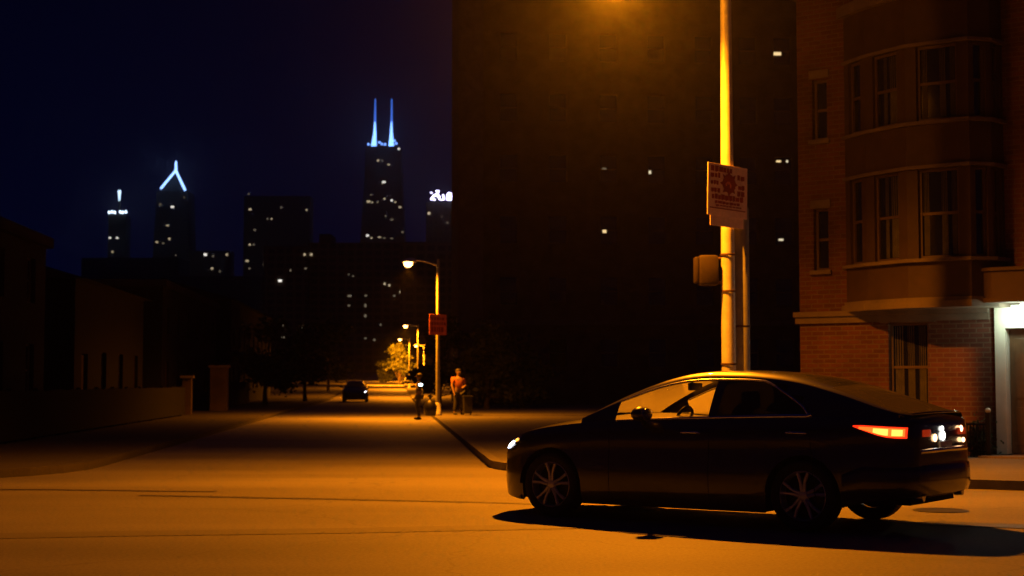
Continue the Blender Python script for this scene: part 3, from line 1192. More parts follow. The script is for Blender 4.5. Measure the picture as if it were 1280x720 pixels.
def parking_sign(loc, rz, tilt, wd, ht, label, lower=True, face='signwhite'):
    """parking notice on a pole; the print is too blurred to read"""
    root = empty("street_sign", loc, rz, label, "sign", "red printed notices on the lamp poles")
    root.rotation_euler = (0, tilt, rz)
    b = bmesh.new()
    box(b, -wd / 2, wd / 2, -.006, .006, -ht / 2, ht / 2, bev=.004)
    mk("panel", b, M[face], root)
    rnd = random.Random(5)
    b = bmesh.new()

    def dab(x0, x1, z0, z1):
        box(b, x0 * wd, x1 * wd, -.011, -.007, z0 * ht, z1 * ht)
    if face == 'signwhite':
        for z0, z1, x0, x1 in ((.35, .46, -.43, .10), (.23, .33, -.43, -.20), (.24, .34, .24, .42), (.10, .18, -.43, -.24), (.06, .15, .26, .42), (-.05, .03, -.42, -.20), (-.07, .03, .24, .42),
                               (-.18, -.08, -.40, .42), (-.26, -.21, -.32, .3), (-.31, -.285, -.3, .34)):
            x = x0
            while x < x1 - .03:
                ww = rnd.uniform(.05, .10)
                h = rnd.uniform(.75, 1.0) * (z1 - z0)
                dab(x, min(x + ww, x1), z0, z0 + h)
                if rnd.random() < .5:
                    dab(x + ww * .2, x + ww * .5, z0 - .012, z0 + h * .3)
                x += ww + rnd.uniform(.008, .022)
        dab(-.45, .45, -.365, -.345)
        # blotted emblem in the middle: a filled spiky disc with a pale smear in it
        n = 32
        cxm, czm = .02 * wd, .14 * ht
        star = [b.verts.new((cxm + (.165 + (.065 if k % 4 == 0 else .0) + rnd.uniform(-.012, .012)) * wd * math.cos(2 * math.pi * k / n), -.012,
                             czm + (.165 + (.065 if k % 4 == 0 else .0) + rnd.uniform(-.012, .012)) * wd * math.sin(2 * math.pi * k / n))) for k in range(n)]
        b.faces.new(star)
        mk("printing", b, M['signred'], root)
        b = bmesh.new()
        for ex, ez, rx, rz_2 in ((.01, .155, .05, .03), (.06, .10, .022, .05), (-.05, .12, .02, .035)):
            ring = [b.verts.new(((ex + rx * math.cos(2 * math.pi * k / 12)) * wd, -.0145, (ez + rz_2 * math.sin(2 * math.pi * k / 12)) * ht)) for k in range(12)]
            b.faces.new(ring)
        mk("emblem", b, M['signback'], root)
    else:
        for z0, z1 in ((.22, .36), (-.02, .12), (-.36, -.12)):
            x = -.40
            while x < .34:
                ww = rnd.uniform(.06, .14)
                dab(x, x + ww, z0, z1 * rnd.uniform(.9, 1))
                x += ww + .05
        mk("printing", b, M['signwhite'] if face != 'signback' else M['signred'], root)
    if lower:
        b = bmesh.new()
        box(b, -wd * .42, wd * .42, .002, .012, -ht / 2 - .16, -ht / 2 + .015, bev=.003)
        mk("lower_plate", b, M[face], root)
    b = bmesh.new()
    for z in (-.3, .3):
        box(b, -.10, .10, .008, .05, z * ht - .02, z * ht + .02)
    mk("bracket", b, M['strap'], root)
    return root


parking_sign((gx(911, PY - .2), PY - .2, gz(238, PY - .2)), R(40), R(1.5), .92, .82, "pale notice with smudged red print, hung askew on the tall lamp pole")
# signal head seen from behind, hung on the left of the pole
sg = empty("pedestrian_signal", (PX - .36, PY + .02, gz(338, PY)), 0, "brown pedestrian signal box hung on the side of the tall lamp pole", "signal")
b = bmesh.new()
box(b, -.11, .20, -.13, .13, -.24, .24, bev=.05)
mk("housing", b, M['sigbox'], sg, smooth=40)
b = bmesh.new()
box(b, -.175, -.112, -.115, .115, -.20, .21, bev=.02)
mk("visor", b, M['sigbox'], sg, smooth=40)
b = bmesh.new()
tube(b, [(.18, 0, .19), (.27, 0, .19)], .025, 8)
tube(b, [(.18, 0, -.19), (.27, 0, -.19)], .025, 8)
mk("bracket", b, M['strap'], sg, smooth=40)

# the lamps down the street
L2 = st(1.78, 59)
lamp_post((L2.x, L2.y, .12), SA * -1 + math.pi, 5.95, 1.05, "dimly lit lamp post with a red square sign, beside the two people", "street lamps along the street", .085, .06, watts=9000, size=166, blend=1.0, lens=M['lamp_lens_far'])
parking_sign((L2.x, L2.y - .10, gz(406, 58.9)), R(32), 0, .76, .80, "small red square notice on the far lamp post", lower=False, face='signback')
LF = [(2.2, 128, 407, 11000), (1.95, 169, 424, 14000), (2.1, 240, 440, 9000)]
for i, (x0, t, py, wts) in enumerate(LF):
    p = st(x0, t)
    lamp_post((p.x, p.y, .12 + hill(t)), -SA + math.pi, gz(py, p.y) - .12 - hill(t), .95,
              ["nearest of the three tiny far street lamps, over the yellow tree", "middle one of the three tiny far street lamps, just above the yellow tree",
               "lowest and farthest of the tiny street lamps by the yellow tree"][i], "street lamps along the street", .09, .06, watts=wts, lens=M['lamp_lens_far'])
p = st(-5.9, 92)
# a lamp on the far left kerb, its head in front of the dark trees
for (x0, t, py, lab) in ((3.1, 200, 432, "faint white street lamp behind the dark tree by the far lamp post"),):
    p = st(x0 + 1.1, t)
    lamp_post((p.x, p.y, .12 + hill(t)), -SA + math.pi, gz(py, p.y) - .12 - hill(t), .95, lab, "street lamps along the street", .09, .06, watts=2500, lens=M['lamp_lens_far'])


# ------------------------------------------------------------------ trees
def tree(loc, h, cr, label, group, leaf='leaf', seed=1, n=2600, trunk_r=.13, base=.32, lsize=.17):
    rnd = random.Random(seed)
    root = empty("street_tree", loc, 0, label, "tree", group)
    b = bmesh.new()
    top = Vector((rnd.uniform(-.2, .2), rnd.uniform(-.2, .2), h * .62))
    tube(b, [(0, 0, 0), (rnd.uniform(-.05, .05), 0, h * base * .6), (top.x * .5, top.y * .5, h * base * 1.3), tuple(top)], [trunk_r * 1.3, trunk_r, trunk_r * .75, trunk_r * .3], 10)
    clumps = []
    for k in range(11):
        a = 2.4 * k + rnd.uniform(-.4, .4)
        zz = h * rnd.uniform(base + .08, .95)
        prof = math.sin(max(.18, min(1, (1 - zz / h) / (1 - base) * 1.25)) * math.pi * .55)
        rr = cr * rnd.uniform(.35, .85) * prof
        e = Vector((rr * math.cos(a), rr * math.sin(a), zz))
        s_ = Vector((top.x * .5, top.y * .5, h * base * rnd.uniform(.95, 1.6)))
        mid = (s_ + e) / 2 + Vector((0, 0, -.12 * h * .3))
        tube(b, [s_, mid, e], [trunk_r * .42, trunk_r * .28, trunk_r * .08], 6)
        clumps.append((e, cr * rnd.uniform(.28, .5)))
        for q in range(2):
            e2 = e + Vector((rnd.uniform(-1, 1), rnd.uniform(-1, 1), rnd.uniform(-.5, .8))) * cr * .42
            tube(b, [mid, (mid + e2) / 2, e2], [trunk_r * .2, trunk_r * .13, trunk_r * .05], 5)
            clumps.append((e2, cr * rnd.uniform(.18, .34)))
    mk("trunk", b, M['bark'], root, smooth=60)
    b = bmesh.new()
    for k in range(n):
        c, r_ = clumps[int(rnd.random() * len(clumps))]
        d = Vector((rnd.gauss(0, 1), rnd.gauss(0, 1), rnd.gauss(0, .75)))
        p_ = c + d * r_ * .55
        s_ = lsize * rnd.uniform(.6, 1.35)
        u = Vector((rnd.gauss(0, 1), rnd.gauss(0, 1), rnd.gauss(0, .6))).normalized()
        v = u.cross(Vector((rnd.gauss(0, 1), rnd.gauss(0, 1), rnd.gauss(0, 1)))).normalized()
        b.faces.new([b.verts.new(p_ + u * s_), b.verts.new(p_ + v * s_ * .5), b.verts.new(p_ - u * s_ * .8), b.verts.new(p_ - v * s_ * .5)])
    mk("crown", b, M[leaf], root)
    return root


TG = "street trees along the pavement"


def ptree(x0, t, h, cr, label, **k):
    p_ = st(x0, t)
    return tree((p_.x, p_.y, .1 + hill(t)), h, cr, label, TG, **k)


ptree(1.1, 205, 5.2, 1.8, "small tree lit bright yellow by a lamp at the far end of the street", seed=3, n=3600, lsize=.22, base=.04)
ptree(-.9, 225, 3.0, 1.6, "low rounded tree glowing orange just left of the bright yellow tree", seed=4, n=1300, lsize=.22, base=.1)
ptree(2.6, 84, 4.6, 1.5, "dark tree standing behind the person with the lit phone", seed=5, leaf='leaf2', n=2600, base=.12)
ptree(4.6, 74, 4.0, 1.7, "dim brown tree behind the person in the orange shirt", seed=6, n=2800, base=.12)
ptree(6.6, 77, 3.3, 1.5, "low bushy tree on the pavement in front of the tall dark building", seed=7, n=2400, base=.1)
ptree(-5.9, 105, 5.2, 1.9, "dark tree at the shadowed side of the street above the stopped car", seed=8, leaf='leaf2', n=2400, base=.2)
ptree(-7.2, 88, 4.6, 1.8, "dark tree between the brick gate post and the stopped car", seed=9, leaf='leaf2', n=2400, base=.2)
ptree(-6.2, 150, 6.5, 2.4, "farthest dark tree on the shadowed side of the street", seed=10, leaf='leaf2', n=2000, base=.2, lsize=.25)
pl_ = st(.2, 196)
spot("tree_lamp_light", (pl_.x - .6, pl_.y - 2.4, gz(424, 195)), 75000, SODIUM, None, aim=(.25, 1, -.75), size=130, blend=.8, rad=.15)


# ------------------------------------------------------------------ people by the far lamp post
def skin_mesh(name, chains, mat, parent, sub=1):
    """chains: list of lists of (point, radius); grown into one smooth surface"""
    me = bpy.data.meshes.new(name)
    vs, es, rs, idx = [], [], [], {}
    for ch in chains:
        prev = None
        for p_, r_ in ch:
            key = tuple(round(c, 4) for c in p_)
            if key not in idx:
                idx[key] = len(vs)
                vs.append(p_)
                rs.append(r_ if isinstance(r_, tuple) else (r_, r_))
            if prev is not None and prev != idx[key]:
                es.append((prev, idx[key]))
            prev = idx[key]
    me.from_pydata(vs, es, [])
    o = bpy.data.objects.new(name, me)
    COL.objects.link(o)
    md = o.modifiers.new("skin", 'SKIN')
    md.use_smooth_shade = True
    o.modifiers.new("sub", 'SUBSURF').levels = sub
    for i, sv in enumerate(me.skin_vertices[0].data):
        sv.radius = rs[i]
        sv.use_root = (i == 0)
    dg = bpy.context.evaluated_depsgraph_get()
    dg.update()
    new = bpy.data.meshes.new_from_object(o.evaluated_get(dg))
    bpy.data.objects.remove(o)
    bpy.data.meshes.remove(me)
    new.materials.clear()
    new.materials.append(mat)
    n = bpy.data.objects.new(name, new)
    COL.objects.link(n)
    n.parent = parent
    return n


def person(loc, rz, h, label, top, bottom, arms, legs):
    k = h / 1.75
    root = empty("person", loc, rz, label, "person", "people standing by the far lamp post")

    def P(x, y, z):
        return (x * k, y * k, z * k)
    ch = []
    pel, belly, chest, neck = P(0, 0, .95), P(.01, 0, 1.12), P(.0, 0, 1.32), P(-.01, 0, 1.46)
    ch.append([(pel, (.15 * k, .11 * k)), (belly, (.135 * k, .105 * k)), (chest, (.165 * k, .115 * k)), (neck, .058 * k), (P(.01, 0, 1.53), .058 * k)])
    head = P(.03, 0, 1.64)
    ch.append([(P(.01, 0, 1.53), .058 * k), (P(.02, 0, 1.60), (.085 * k, .075 * k)), (P(.02, 0, 1.68), (.095 * k, .08 * k)), (P(.012, 0, 1.735), (.06 * k, .055 * k))])
    for s_, (kn, an) in zip((1, -1), legs):
        ch.append([(pel, (.15 * k, .11 * k)), (P(0, s_ * .10, .88), .088 * k), (P(*kn), .06 * k), (P(*an), .042 * k), (P(an[0] + .02, an[1], .045), .042 * k), (P(an[0] + .16, an[1], .03), .03 * k)])
    hands = []
    for s_, (el, wr) in zip((1, -1), arms):
        ch.append([(chest, (.165 * k, .115 * k)), (P(0, s_ * .185, 1.40), .058 * k), (P(*el), .043 * k), (P(*wr), .03 * k)])
        d = (Vector(wr) - Vector(el)).normalized()
        hands.append((Vector(wr), d, s_))
        pm = Vector(wr) + d * .08
        side = Vector((d.y, -d.x, 0)) if abs(d.z) < .8 else Vector((1, 0, 0))
        side.normalize()
        ch.append([(P(*wr), .03 * k), (P(*(Vector(wr) + d * .045)), (.036 * k, .02 * k)), (P(*pm), (.036 * k, .018 * k))])
        for q in range(4):
            o_ = side * (q - 1.5) * .019
            ln = (.062, .078, .072, .055)[q]
            nrm = d.cross(side)
            ch.append([(P(*pm), (.036 * k, .018 * k)), (P(*(pm + o_ + d * .03)), .0085 * k), (P(*(pm + o_ + d * (.03 + ln * .5) + nrm * .008)), .008 * k), (P(*(pm + o_ + d * (.03 + ln * .85) + nrm * .03)), .0065 * k)])
        ch.append([(P(*(Vector(wr) + d * .045)), (.036 * k, .02 * k)), (P(*(Vector(wr) + d * .07 - side * .045)), .011 * k), (P(*(Vector(wr) + d * .11 - side * .058)), .009 * k)])
    body = skin_mesh("body", ch, M['skin'], root)
    # face
    b = bmesh.new()
    ellipsoid(b, P(.118, 0, 1.635), (.016 * k, .013 * k, .024 * k), 8, 6)
    for s_ in (1, -1):
        ellipsoid(b, P(.012, s_ * .088, 1.64), (.018 * k, .010 * k, .03 * k), 8, 6)
    mk("nose_and_ears", b, M['skin'], body, smooth=60).name = "face_features"
    b = bmesh.new()
    for s_ in (1, -1):
        ellipsoid(b, P(.102, s_ * .032, 1.655), (.008 * k, .013 * k, .007 * k), 8, 6)
    ellipsoid(b, P(.106, 0, 1.592), (.006 * k, .024 * k, .006 * k), 8, 6)
    mk("eyes_and_mouth", b, M['hair'], body, smooth=60).name = "eyes"
    b = bmesh.new()
    ellipsoid(b, P(-.012, 0, 1.685), (.112 * k, .098 * k, .095 * k), 16, 10)
    for v in list(b.verts):
        if v.co.x > .075 * k and v.co.z < 1.70 * k:
            v.co.x = .075 * k
    mk("hair", b, M['hair'], root, smooth=60)
    # shirt and trousers
    sh = [[(P(0, 0, .92), (.165 * k, .125 * k)), (belly, (.155 * k, .125 * k)), (P(0, 0, 1.32), (.18 * k, .13 * k)), (P(-.01, 0, 1.44), .075 * k)]]
    for s_, (el, wr) in zip((1, -1), arms):
        e2 = Vector(el) * .6 + Vector(wr) * .4 if top == 'darkcloth' else Vector((0, s_ * .185, 1.40)) * .25 + Vector(el) * .75
        mids = [(P(*el), .056 * k)] if top == 'darkcloth' else []
        sh.append([(P(0, 0, 1.32), (.18 * k, .13 * k)), (P(0, s_ * .185, 1.40), .075 * k)] + mids + [(P(*e2), .055 * k)])
    skin_mesh("shirt", sh, M[top], root)
    tr = []
    for s_, (kn, an) in zip((1, -1), legs):
        tr.append([(P(0, 0, .97), (.168 * k, .128 * k)), (P(0, s_ * .10, .86), .105 * k), (P(*kn), .078 * k), (P(an[0], an[1], an[2] + .03), .062 * k)])
    skin_mesh("trousers", tr, M[bottom], root)
    b = bmesh.new()
    for s_, (kn, an) in zip((1, -1), legs):
        ellipsoid(b, P(an[0] + .06, an[1], .045), (.135 * k, .05 * k, .05 * k), 12, 8)
    mk("shoes", b, M['darkcloth'], root, smooth=60).name = "shoe"
    return root


def pground(px, d):
    return (gx(px, d), d, .12)


pA = pground(524, 57.5)
perA = person(pA, R(190), 1.72, "person in dark clothes holding up a lit phone left of the far lamp post", 'darkcloth', 'darkcloth',
              [((.02, .25, 1.14), (.16, .14, 1.30)), ((.0, -.26, 1.13), (.10, -.27, .90))],
              [((.10, .10, .50), (-.02, .11, .09)), ((.02, -.10, .50), (.0, -.11, .09))])
perA.location.z = 0.0 if pA[0] < st(1.62, 57.5).x else .12
ph = empty("phone", (gx(526, 57.2), 57.15, gz(481, 57.2)), R(8), "lit phone screen held up by the person in dark clothes", "phone")
b = bmesh.new()
box(b, -.075, .075, -.006, .006, -.05, .05, bev=.005)
mk("case", b, M['trim'], ph)
b = bmesh.new()
box(b, -.070, .070, -.010, -.007, -.045, .045)
mk("screen", b, glow("phone_screen", (.55, .85, 1.0), 9), ph)
perB = person(pground(573, 60.5), R(-60), 1.80, "person in a orange shirt and dark trousers right of the far lamp post", 'shirt', 'darkcloth',
              [((.04, .26, 1.12), (.20, .10, 1.08)), ((.03, -.26, 1.12), (.12, -.24, .90))],
              [((.03, .10, .50), (.0, .12, .09)), ((.02, -.10, .50), (-.02, -.13, .09))])


perB.scale = (1.15, 1.15, 1.0)          # a heavier build


def bag(loc, r_, hgt, seed, label):
    rnd = random.Random(seed)
    root = empty("rubbish_bag", loc, rnd.uniform(0, 3), label, "rubbish bag", "rubbish by the far lamp post")
    b = bmesh.new()
    prof = [(.02, 0), (r_ * .85, .01), (r_, hgt * .25), (r_ * .95, hgt * .5), (r_ * .6, hgt * .78), (r_ * .14, hgt * .88), (r_ * .12, hgt * .92), (r_ * .28, hgt)]
    rings = lathe(b, prof, 18)
    for i, ring in enumerate(rings[1:-1]):
        for v in ring:
            f = 1 + rnd.uniform(-.09, .09)
            v.co.x *= f
            v.co.y *= f
    mk("sack", fixn(b), M['bag'], root, smooth=70)
    return root


bag(pground(538, 58.4), .27, .72, 2, "tied black rubbish bag on the pavement just left of the far lamp post")
bn = empty("wheelie_bin", pground(584.5, 60.2), R(12), "dark wheeled bin beside the person in the orange shirt", "bin")
b = bmesh.new()
lo = [(-.17, -.20), (.17, -.20), (.17, .20), (-.17, .20)]
for v in [1]:
    A = [b.verts.new((x * .85, y * .85, .06)) for x, y in lo]
    B_ = [b.verts.new((x, y, .70)) for x, y in lo]
    b.faces.new(A)
    b.faces.new(B_)
    for i in range(4):
        b.faces.new((A[i], A[(i + 1) % 4], B_[(i + 1) % 4], B_[i]))
mk("bin_body", fixn(b), M['trim'], bn)
b = bmesh.new()
box(b, -.19, .19, -.23, .22, .70, .76, bev=.015)
mk("lid", b, M['trim'], bn)
for sx in (-.15, .15):
    b = bmesh.new()
    lathe(b, [(.0005, sx - .02), (.07, sx - .02), (.07, sx + .02), (.0005, sx + .02)], 14, 'x')
    for v in b.verts:
        v.co.y += .17
        v.co.z += .07
    mk("wheel", fixn(b), M['rubber'], bn)


# ------------------------------------------------------------------ brick house on the right
def wall_cells(bm, x0, x1, y0, y1, z0, z1, holes, mi=0):
    """a wall slab with rectangular openings (hx0, hx1, hz0, hz1), split into butted blocks"""
    xs = sorted({x0, x1, *[h[0] for h in holes], *[h[1] for h in holes]})
    zs = sorted({z0, z1, *[h[2] for h in holes], *[h[3] for h in holes]})
    for i in range(len(xs) - 1):
        run = None
        for j in range(len(zs) - 1):
            cx, cz = (xs[i] + xs[i + 1]) / 2, (zs[j] + zs[j + 1]) / 2
            solid = not any(h[0] < cx < h[1] and h[2] < cz < h[3] for h in holes)
            if solid:
                run = (run[0], zs[j + 1]) if run else (zs[j], zs[j + 1])
            if run and (not solid or j == len(zs) - 2):
                box(bm, xs[i], xs[i + 1], y0, y1, run[0], run[1], mi)
                run = None


def sash(parent, w, h, loc, rz=0.0, frame='frame', curtain=None, lit=None):
    """two-light sash window; local x across, y inward, origin at the sill's middle"""
    b = bmesh.new()
    t = .05
    box(b, -w / 2, -w / 2 + t, 0, .07, 0, h)
    box(b, w / 2 - t, w / 2, 0, .07, 0, h)
    box(b, -w / 2 + t, w / 2 - t, 0, .07, h - t, h)
    box(b, -w / 2 + t, w / 2 - t, 0, .07, 0, t)
    box(b, -w / 2 + t, w / 2 - t, .015, .06, h * .5 - .025, h * .5 + .025)
    wn = mk("window", b, M[frame], parent, loc=loc, rz=rz)
    b = bmesh.new()
    box(b, -w / 2 + t, w / 2 - t, .04, .046, t, h * .5 - .025)
    box(b, -w / 2 + t, w / 2 - t, .030, .036, h * .5 + .025, h - t)
    mk("pane", b, M['pane'], wn)
    if curtain:
        b = bmesh.new()
        for sx in curtain:
            n = 7
            c0, c1 = sx
            vs = []
            for k in range(n + 1):
                x = (-.5 + c0 + (c1 - c0) * k / n) * (w - 2 * t)
                vs.append((b.verts.new((x, .026 + .008 * (k % 2), t + .01)), b.verts.new((x, .026 + .008 * (k % 2), h - t - .01))))
            for k in range(n):
                b.faces.new((vs[k][0], vs[k + 1][0], vs[k + 1][1], vs[k][1]))
        mk("curtain", b, M['blind'], wn)
    return wn


HO = Vector((5.44, 28.7, .12))
HRZ = math.atan2(-.582, .813)
house = empty("brick_house", HO, HRZ, "red brick house with a projecting bay and white-lit porch behind the car's tail", "house")
b = bmesh.new()
openings = [(1.74, 2.48, .75, 2.36), (.30, .60, 3.38, 4.55), (.30, .60, 5.85, 7.0), (3.72, 4.90, .04, 2.62), (5.9, 6.8, .75, 2.3), (5.9, 6.8, 3.4, 4.9)]
wall_cells(b, 0, 9, 0, .32, -.1, 8.6, openings)
box(b, 0, .32, .322, 9, -.1, 8.6)
box(b, 8.68, 9, .322, 9, -.1, 8.6)
mk("wall", b, M['brick'], house)
b = bmesh.new()
box(b, -.12, 9.12, -.14, 9, 8.605, 8.72)
box(b, -.2, 9.2, -.24, 9.1, 8.725, 8.95)
mk("cornice", b, M['stone'], house)
b = bmesh.new()
box(b, .33, 8.67, .33, 9, 8.3, 8.5)
mk("roof", b, M['roof'], house)
b = bmesh.new()
box(b, -.10, 3.60, -.10, .0, 2.50, 2.60, bev=.015)
box(b, -.07, 3.60, -.06, .0, 2.38, 2.497)
box(b, -.10, -.002, .002, .5, 2.50, 2.60)
mk("string_course", b, M['stone'], house)
for bx in [(1.66, 2.56, -.09, .02, .67, .748)] + [(.24, .66, -.07, .02, z, z + .078) for z in (3.30, 5.77)]:
    b = bmesh.new()
    box(b, *bx)
    mk("stone_sill", b, M['stone'], house)
for bx in [(1.60, 2.62, -.05, .0, 2.36, 2.378)] + [(.25, .65, -.03, .02, z + 1.25, z + 1.40) for z in (3.30, 5.77)]:
    b = bmesh.new()
    box(b, *bx)
    mk("lintel", b, M['stone'], house)
sash(house, .74, 1.61, (2.11, .10, .75), curtain=((.05, .30), (.42, .62), (.75, .95)))
sash(house, .30, 1.17, (.45, .12, 3.38))
sash(house, .30, 1.15, (.45, .12, 5.85))
sash(house, .90, 1.55, (6.35, .12, .75))
sash(house, .90, 1.50, (6.35, .12, 3.4))

# the bay over the ground floor
BP = [(.95, 0), (1.50, -.35), (2.42, -.75), (3.55, -.75), (3.82, -.40), (3.90, 0)]


def bay_ring(bm, grow, z0, z1):
    c = Vector((2.45, .3))
    poly = []
    for i, p_ in enumerate(BP):
        v = Vector(p_)
        if 0 < i < len(BP) - 1:
            a, d_ = Vector(BP[i - 1]), Vector(BP[i + 1])
            t = (d_ - a).normalized()
            v = v + Vector((t.y, -t.x)) * grow
        else:
            v = v + Vector((-grow if i == 0 else grow, 0))
        poly.append((v.x, v.y))
    prism(bm, poly + [], z0, z1)


b = bmesh.new()
bay_ring(b, .0, 2.70, 3.44)
bay_ring(b, .0, 5.02, 5.86)
bay_ring(b, .0, 7.20, 8.28)
# mullion piers between the bay's windows
PAN = list(zip(BP[:-1], BP[1:]))
wins = []
for pi, (p0, p1) in enumerate(PAN):
    p0, p1 = Vector(p0), Vector(p1)
    t = (p1 - p0)
    ln = t.length
    t.normalize()
    nrm = Vector((-t.y, t.x))           # inward
    pier = min(.20, ln * .22)
    for z0, z1 in ((3.442, 5.018), (5.862, 7.198)):
        for a0, a1 in ((0, pier), (ln - pier, ln)):
            q = [p0 + t * a0, p0 + t * a1, p0 + t * a1 + nrm * .12, p0 + t * a0 + nrm * .12]
            prism(b, [(v.x, v.y) for v in q], z0, z1)
        wins.append((p0 + t * ln / 2 + nrm * .06, math.atan2(t.y, t.x), ln - 2 * pier, z0, z1 - z0, pi))
bay = mk("bay", fixn(b), M['bayclad'], house)
for c, rz_, w_, z0, h_, pi in wins:
    if w_ > .12:
        sash(bay, w_, h_, (c.x, c.y, z0), rz_, curtain=None if pi not in (1, 2) else (((.30, .45), (.6, .95)) if pi == 1 else ((.04, .2), (.55, .72), (.84, .97))))
for gr in (((.10, 2.58, 2.70), (.05, 2.702, 2.76)), ((.09, 3.38, 3.442),), ((.07, 5.80, 5.862),), ((.06, 5.02, 5.08),), ((.06, 7.20, 7.26),), ((.14, 8.10, 8.30),)):
    b = bmesh.new()
    for g_ in gr:
        bay_ring(b, *g_)
    mk("moulding", fixn(b), M['stone'], bay)

# porch: white surround, wooden door, rounded hood, lamp
b = bmesh.new()
wall_cells(b, 3.70, 4.92, -.06, .30, .04, 2.62, [(3.88, 4.74, .04, 2.22)])
porch = mk("door_surround", b, M['whitepaint'], house)
b = bmesh.new()
box(b, 3.89, 4.73, .16, .21, .05, 2.21)
for x0, x1 in ((3.97, 4.27), (4.35, 4.65)):
    box(b, x0, x1, .145, .16, .2, .85, bev=.012)
    box(b, x0, x1, .145, .16, 1.0, 2.05, bev=.012)
door = mk("door", b, M['wood'], house)
b = bmesh.new()
tube(b, [(4.63, .14, .95), (4.63, .09, .95), (4.63, .09, 1.12), (4.63, .14, 1.12)], .014, 8)
mk("handle", b, M['chrome'], door)
b = bmesh.new()
hood = [(3.62, -.002), (3.62, -.40), (3.70, -.58), (3.86, -.66), (4.9, -.66), (5.02, -.55), (5.05, -.002)]
prism(b, hood, 2.72, 3.18)
prism(b, [(3.56, -.004), (3.56, -.42), (3.66, -.64), (3.84, -.73), (4.93, -.73), (5.08, -.6), (5.11, -.004)], 2.64, 2.718)
prism(b, [(3.58, -.004), (3.58, -.41), (3.68, -.62), (3.85, -.70), (4.92, -.70), (5.06, -.58), (5.09, -.004)], 3.182, 3.24)
mk("porch_hood", fixn(b), M['bayclad'], house)
b = bmesh.new()
box(b, 3.6, 5.1, -.75, -.062, -.1, .03)
mk("doorstep", b, M['stone'], house)
b = bmesh.new()
ellipsoid(b, (4.35, -.33, 2.585), (.13, .13, .05), 16, 8)
mk("porch_lamp", b, glow("porch_lamp_glass", (.9, 1.0, .85), 14), house, smooth=60)
HM = Matrix.Translation(HO) @ Matrix.Rotation(HRZ, 4, 'Z')
point("porch_light", HM @ Vector((4.10, -.36, 2.42)), 15, (.80, 1.0, .72), .06)

rail = empty("iron_railing", HM @ Vector((3.08, -.42, 0)), HRZ, "dark iron railing against the brick wall left of the lit doorway", "railing")
b = bmesh.new()
for k in range(9):
    x = .05 + k * .058
    tube(b, [(x, 0, 0), (x, 0, .58)], .013, 6)
tube(b, [(0, 0, .56), (.56, 0, .56)], .018, 6)
tube(b, [(0, 0, .10), (.56, 0, .10)], .015, 6)
mk("bars", b, M['iron'], rail)
b = bmesh.new()
box(b, .56, .63, -.035, .035, 0, .76)
pst = mk("post", b, M['iron'], rail)
b = bmesh.new()
ellipsoid(b, (.595, 0, .80), (.05, .05, .045), 12, 8)
mk("cap", b, M['whitepaint'], pst, smooth=60)
hd = empty("clipped_shrub", HM @ Vector((3.35, -.16, 0)), HRZ, "low dark shrub behind the iron railing at the house wall", "shrub")
rnd = random.Random(12)
b = bmesh.new()
for k in range(700):
    p_ = Vector((rnd.gauss(0, .16), rnd.gauss(0, .06), abs(rnd.gauss(.28, .14))))
    u = Vector((rnd.gauss(0, 1), rnd.gauss(0, 1), rnd.gauss(0, 1))).normalized() * .035
    v = u.cross(Vector((rnd.gauss(0, 1), rnd.gauss(0, 1), rnd.gauss(0, 1)))).normalized() * .02
    b.faces.new([b.verts.new(p_ + u), b.verts.new(p_ + v), b.verts.new(p_ - u), b.verts.new(p_ - v)])
mk("foliage", b, M['leaf2'], hd)
b = bmesh.new()
tube(b, [(0, 0, 0), (.02, 0, .25)], .02, 6)
tube(b, [(.05, 0, 0), (.10, 0, .25)], .015, 6)
mk("stem", b, M['bark'], hd)

# bicycle whose handlebars show over the car's boot
bk = empty("bicycle", (gx(1109, 21.6), 21.6, .12), R(125), "upright bicycle behind the car, only its chrome handlebars showing over the boot", "bicycle")
for x in (-.53, .53):
    wh = empty("wheel", (x, 0, .35))
    wh.parent = bk
    t = bmesh.new()
    tube(t, [(.335 * math.cos(a), 0, .335 * math.sin(a)) for a in [k * math.pi / 16 for k in range(33)]], .017, 6, caps=False)
    mk("tyre", t, M['rubber'], wh)
    t = bmesh.new()
    tube(t, [(.312 * math.cos(a), 0, .312 * math.sin(a)) for a in [k * math.pi / 16 for k in range(33)]], .009, 5, caps=False)
    for k in range(14):
        a = k * math.pi / 7
        tube(t, [(0, .02 * (-1) ** k, 0), (.31 * math.cos(a), 0, .31 * math.sin(a))], .002, 4)
    mk("rim", t, M['chrome'], wh)
t = bmesh.new()
tube(t, [(-.53, .0, .35), (-.10, 0, .32), (-.22, 0, .78)], .016, 8)
tube(t, [(-.10, 0, .32), (.36, 0, .82)], .018, 8)
tube(t, [(-.20, 0, .70), (.36, 0, .86)], .016, 8)
tube(t, [(-.53, 0, .35), (-.20, 0, .70)], .011, 8)
tube(t, [(.53, 0, .35), (.44, 0, .60), (.34, 0, .92)], .016, 8)
mk("frame", t, M['darkmetal'], bk, smooth=60)
t = bmesh.new()
tube(t, [(.34, 0, .92), (.32, 0, 1.02)], .014, 8)
tube(t, [(.05, .29, 1.10), (.20, .28, 1.13), (.33, .16, 1.08), (.34, 0, 1.03), (.33, -.16, 1.08), (.20, -.28, 1.13), (.05, -.29, 1.10)], .013, 8)
hb_ = mk("handlebar", t, M['brushed'], bk, smooth=60)
t = bmesh.new()
ellipsoid(t, (.33, .10, 1.11), (.045, .045, .035), 12, 8)
ellipsoid(t, (.34, -.17, 1.16), (.02, .05, .035), 10, 8)
tube(t, [(.33, -.15, 1.08), (.34, -.17, 1.15)], .007, 6)
mk("bell", t, M['brushed'], hb_, smooth=60)
t = bmesh.new()
ellipsoid(t, (-.25, 0, .90), (.13, .085, .035), 14, 8)
